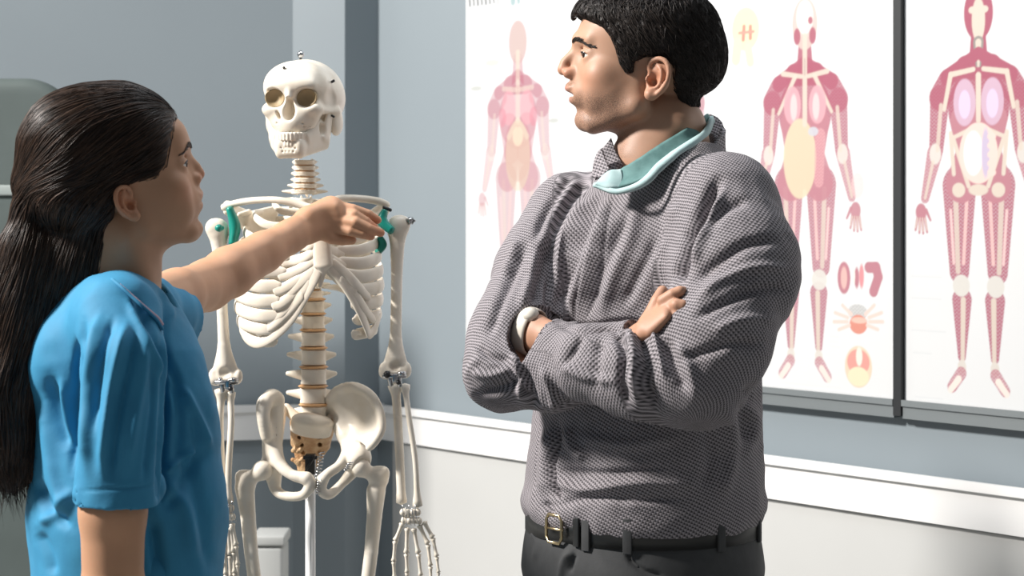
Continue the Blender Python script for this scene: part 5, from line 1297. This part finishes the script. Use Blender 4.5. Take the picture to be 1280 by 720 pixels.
# hair: swept back over the head to a tie, long loose lengths down the back
TIE = P(44, 236, WY-.02)
sw_ = Sculpt(.0022); sub = Sculpt(.002); sub.frame(WHR, WHt, WHs); skull_prims(sub, True)
sub.ell((-12, 0, 68), (78, 64, 66), k=12); sub.ell((22, 0, 76), (58, 54, 50), k=14); sub.ell((-44, 0, 32), (54, 56, 50), k=16)
sub.frame(np.eye(3), (0, 0, 0), 1); sub.cap(P(92, 200, WY-.01), TIE, .052, .015, .03)
hp2 = polyfn([(84, 86), (76, 84), (66, 66), (58, 50), (52, 36), (40, 26), (30, 24), (18, 26), (5, 25), (-8, 18), (-16, 6), (-18, -6), (-20, -26), (-40, -50), (-90, -60), (-150, -20), (-140, 120), (-40, 190), (90, 160), (100, 100)])
def whair(p):
    q = ((p-WHt)@WHR)/WHs; th = .0045+.010*np.clip((q[..., 2]-40)/60, 0, 1)*np.clip((95-q[..., 0])/60, 0, 1)+.004*np.clip(-q[..., 0]/60, 0, 1)
    d = sub.field(p, sub.pr)-th; e = hp2(q[..., 0], q[..., 2])*WHs; k = .007
    h = np.maximum(k-np.abs(d-e), 0)/k; return np.maximum(d, e)+h*h*k*.25
sw_.add(whair, WHt-.21, WHt+.22, .001, 'u')
n_cap = len(sw_.pr)
# loose lower hair
sw_.path([P(118, 262, WY+.0), P(110, 300, WY), P(92, 345, WY-.01)], [.046, .047, .046], .012, 'u', .02)
sw_.cap(P(92, 345, WY-.01), P(50, 410, WY-.02), .046, .044, .02)
sw_.path([TIE+np.array([.004, 0, -.004]), P(38, 262, WY-.03), P(30, 310, WY-.035), P(20, 370, WY-.04)], [.014, .020, .028, .036], .008, 'u', .012)
sw_.ecap(P(50, 330, WY-.015), P(34, 400, WY-.02), (1, 0, 0), (.050, .05), (.052, .056), .02)
sw_.ecap(P(34, 400, WY-.02), P(12, 480, WY-.03), (1, 0, 0), (.046, .056), (.044, .054), .02)
sw_.ecap(P(12, 480, WY-.03), P(4, 545, WY-.035), (1, 0, 0), (.044, .054), (.044, .050), .02)
sw_.ecap(P(4, 545, WY-.035), P(14, 588, WY-.04), (1, 0, 0), (.044, .046), (.026, .030), .02)
sw_.cap(P(34, 570, WY-.045), P(44, 602, WY-.045), .014, .004, .012)
V, F = sw_.mesh(1); N = normals(V, F)
c0 = WHt+np.array([0, 0, .02]); axd = TIE-(WHR@(np.array([60, 0, 80])*WHs)+WHt); axd /= np.linalg.norm(axd)
def strand_uv(V):
    low = np.clip((TIE[2]-.0-V[:, 2]+.01)/.03, 0, 1)
    v = V-TIE; al = v@axd; rv = v-al[:, None]*axd; e1 = np.cross(axd, (0, 0, 1)); e1 /= np.linalg.norm(e1); e2 = np.cross(axd, e1)
    phi = np.arctan2(rv@e2, rv@e1); A = np.stack([phi*28, np.linalg.norm(v, axis=1)*5, 0*phi], 1)
    B = np.stack([V[:, 0]*260+V[:, 2]*30, V[:, 2]*5, V[:, 1]*200], 1); return A*(1-low)[:, None]+B*low[:, None], low
A, low = strand_uv(V)
V = V+N*(vnoise(A*np.array([.5, .6, .5]), 3)*.0022+vnoise(A*np.array([1.3, 1, 1.3]), 8)*.0010)[:, None]
def wflow(p):
    lo = np.clip((TIE[2]+.01-p[:, 2])/.05, 0, 1)[:, None]; near = np.linalg.norm(p-TIE, axis=1)
    up = (TIE-p)/np.maximum(near, 1e-3)[:, None]
    dn = np.stack([-.22+0*near, 0*near, -1+0*near], 1); dn[:, 0] = np.where(p[:, 2] < P(0, 480, WY)[2], .05, -.28)
    behind = np.clip((p[:, 0]-P(60, 0, WY)[0])/.06, 0, 1)[:, None]*(1-lo)
    w_ = np.clip(lo+(near < .02)[:, None], 0, 1)
    return up*(1-w_)+dn*w_
pick = RNG.choice(len(V), 9000); vis = N[pick, 1] < .45; pick = pick[vis]
S1 = grow_strands(sw_, V[pick], wflow, 12, .0065, .00055, .0010, 2, .05, .35)
# loose wisps at the ends
end = V[(V[:, 2] < P(0, 540, WY)[2])]; e_ = end[RNG.choice(len(end), 700)]
far_prs = [q for q in sw_.pr[n_cap:]]
def tubes_free(p0, d, L, steps, rad, seed):
    rr = np.random.default_rng(seed); n = len(p0); t = np.linspace(0, 1, steps); d = d+rr.normal(0, .12, (n, 3)); cv = rr.normal(0, .010, (n, 3))
    Pp = p0[:, None]+d[:, None]*(t[None, :, None]*(L*rr.uniform(.4, 1, n))[:, None, None])+cv[:, None]*(t**2)[None, :, None]
    T = np.gradient(Pp, axis=1); T /= np.linalg.norm(T, axis=2)[..., None]; S_ = np.cross(T, (0, 1, 0)); S_ /= np.linalg.norm(S_, axis=2)[..., None]+1e-9; Nn = np.cross(S_, T)
    r = rad*(1-t*.9)[None]*rr.uniform(.6, 1.2, n)[:, None]; ang = np.linspace(0, 2*PI, 3, endpoint=False)
    V = Pp[:, :, None]+r[:, :, None, None]*(S_[:, :, None]*np.cos(ang)[None, None, :, None]+Nn[:, :, None]*np.sin(ang)[None, None, :, None])
    idx = np.arange(n*steps*3).reshape(n, steps, 3); a = idx[:, :-1]; b = idx[:, 1:]
    F = np.stack([a, np.roll(a, -1, 2), np.roll(b, -1, 2), b], -1).reshape(-1, 4)
    at = np.zeros((n, steps, 3, 3)); at[..., 0] = rr.uniform(0, 300, n)[:, None, None]; return V.reshape(-1, 3), F, at.reshape(-1, 3)
S2 = tubes_free(e_, np.tile([.12, 0, -1.], (len(e_), 1)), .035, 6, .0007, 5)
Vm, Fm, Am = merge([(V, F, A), S1, S2])
mesh_obj('long_hair', Vm, Fm, M_hair_w, WOM, True, {'strand': ('FLOAT_VECTOR', Am)})
M_tie = mat('dark_hair_elastic', (.02, .015, .015), .6)
part('hair_tie', tube_geo([TIE+axd*-.004, TIE+axd*.004], .0165, 16), M_tie, WOM)

# scrub top
M_scrub = noisy('blue_scrub_cotton', (.030, .240, .425), (.026, .22, .40), 40, .75, .25, .0006)
sc_ = Sculpt(.0026); sc_.frame(np.eye(3), (0, 0, 0), 1)
wom_core(sc_, 0)
def add_sub(s, sub, c, r, k): s.add(lambda p: sub.field(p, sub.pr), np.asarray(c)-r, np.asarray(c)+r, k, 'u')
# neck opening: V at the front
sc_.path([P(152, 300, WY), P(146, 352, WY+.005), P(152, 378, WY+.012)], [.068, .062, .045], .006, 's', .006)
sc_.path([P(170, 350, WY-.01), P(196, 378, WY+.0), P(206, 408, WY+.01)], [.046, .026, .006], .006, 's', .006)
# sleeve openings
s1 = Sculpt(.002); wom_near_sleeve(s1, 0)
s1.cutplane(P(146, 630, 2.545), np.array([-.03, .02, -1.]), .12); s1.path([P(145, 664, 2.545), P(147, 604, 2.548)], [.0500, .0480], .002, 's')
add_sub(sc_, s1, P(150, 510, 2.56), .22, .012)
fdir = el_-sh_; fdir /= np.linalg.norm(fdir)
s2 = Sculpt(.002); s2.path([P(172, 388, 2.90), P(200, 394, 2.97), P(226, 398, 3.04)], [.052, .047, .045], .015, 'u', .015)
s2.cutplane(P(221, 394, 3.03), fdir*np.array([1, .5, 1]), .12); s2.path([P(228, 394, 3.06), P(206, 394, 3.0)], [.041, .041], .002, 's')
add_sub(sc_, s2, P(200, 392, 2.97), .15, .012)
V, F = sc_.mesh(1); N = normals(V, F)
V = V+N*(vnoise(V*20, 12)*.0030+vnoise(V*50, 4)*.0008)[:, None]
wf = [
 ([(204, 400), (208, 460), (206, 520), (202, 600), (203, 630)], 5, -.012), ([(104, 400), (98, 450), (94, 520), (90, 590)], 5, -.009),
 ([(168, 372), (180, 398), (198, 430), (216, 462), (232, 500)], 5, -.007), ([(160, 378), (172, 405), (192, 440), (210, 478)], 5, .005),
 ([(126, 392), (116, 425), (110, 470), (106, 540), (108, 600)], 6, .006), ([(142, 398), (130, 430), (122, 480), (116, 540)], 5, -.007),
 ([(158, 404), (148, 440), (138, 490), (130, 550), (128, 596)], 6, .007), ([(170, 412), (164, 455), (152, 505), (142, 560), (140, 600)], 5, -.007),
 ([(182, 420), (178, 470), (168, 530), (158, 590)], 6, .006), ([(192, 440), (192, 500), (186, 560), (180, 604)], 4, -.005),
 ([(62, 470), (72, 520), (88, 562)], 8, -.009), ([(54, 500), (60, 550), (68, 600), (84, 645)], 8, .007), ([(45, 600), (60, 632), (88, 660)], 7, -.008), ([(50, 655), (70, 640), (92, 612)], 7, .006), ([(48, 665), (60, 690), (66, 720)], 7, -.006), ([(78, 470), (82, 520), (90, 560)], 6, .006),
 ([(206, 640), (232, 600), (262, 556)], 7, -.006), ([(205, 590), (225, 575), (248, 560)], 4, .006), ([(210, 600), (232, 640), (240, 700)], 9, .007), ([(222, 560), (242, 600), (256, 660), (262, 715)], 8, -.006), ([(190, 650), (196, 690), (200, 720)], 8, -.010),
 ([(226, 480), (246, 520), (264, 562)], 5, .006), ([(214, 470), (226, 520), (224, 575)], 6, -.007), ([(240, 510), (248, 560), (244, 600)], 5, -.005),
 ([(99, 614), (130, 612), (165, 610), (198, 606)], 1.5, -.0016), ([(196, 360), (206, 378), (208, 400), (206, 420)], 3, -.006), ([(204, 362), (214, 380), (216, 400)], 3, .004),
]
V = creases(V, N, WY, [(p, w_, a*1.15) for p, w_, a in wf])
scr = mesh_obj('scrub_top', V, F, M_scrub, WOM)
M_pink = mat('pink_undershirt', (.62, .40, .46), .7)
# stitched neckline band and pink undershirt edge
def ontop(px, py, Y0, off):
    """first point on the scrub top seen from the front at this picture position"""
    p = P(px, py, 1.0); d = (p-np.array([0, 0, EYE])); d /= np.linalg.norm(d); t = np.linspace(2.35, 3.2, 340); q = np.array([0, 0, EYE])+d*t[:, None]
    f = sc_.field(q, sc_.pr); k = np.argmax(f < 0) if (f < 0).any() else None
    return None if k is None or k == 0 else q[k]-d*off
pts = [ontop(x, y, 0, .003) for x, y in ((140, 349), (152, 359), (165, 371), (177, 382), (188, 392), (197, 401), (203, 412))]
pts = [p for p in pts if p is not None]
if len(pts) > 3: part('neckline_trim', tube_geo(catmull(pts, 6), .0022, 8), M_scrub, scr)
us = [p for p in (ontop(x, y, 0, .0020) for x, y in ((150, 355), (162, 366), (174, 377), (184, 386), (192, 393), (198, 399), (202, 406))) if p is not None]
if len(us) > 2: part('undershirt_edge', tube_geo(catmull(us, 5), np.linspace(.0009, .0030, (len(us)-1)*5+1), 8), M_pink, WOM)
M_trs = M_scrub
st = Sculpt(.005); st.frame(np.eye(3), (0, 0, 0), 1)
st.ecap(hw+np.array([0, 0, .08]), hw-np.array([0, 0, .06]), tuple(WR), (.15, .115), (.165, .125), .01)
for y in (-1, 1): st.path([hw+WR*y*.085-np.array([0, 0, .04]), hw+WR*y*.085-np.array([0, 0, .42]), hw+WR*y*.085-np.array([.01, 0, .78])], [.098, .082, .070], .03, 'u', .01)
st.plane((0, 0, .05), (0, 0, -1))
V, F = st.mesh(1); mesh_obj('scrub_trousers', V, F, M_scrub, WOM)
for y in (-1, 1):
    ss = Sculpt(.004); a = hw+WR*y*.088; a = np.array([a[0], a[1], 0]); ss.frame(np.eye(3), (0, 0, 0), 1)
    ss.ecap(a-WF*.05+np.array([0, 0, .04]), a+WF*.15+np.array([0, 0, .032]), tuple(WR), (.037, .039), (.041, .029), .01); ss.cap(a+np.array([0, 0, .04]), a+np.array([0, 0, .09]), .04, .04, .02)
    ss.plane((0, 0, .002), (0, 0, -1)); V, F = ss.mesh(1); mesh_obj('shoe', V, F, mat('white_trainer', (.6, .6, .6), .5), WOM)
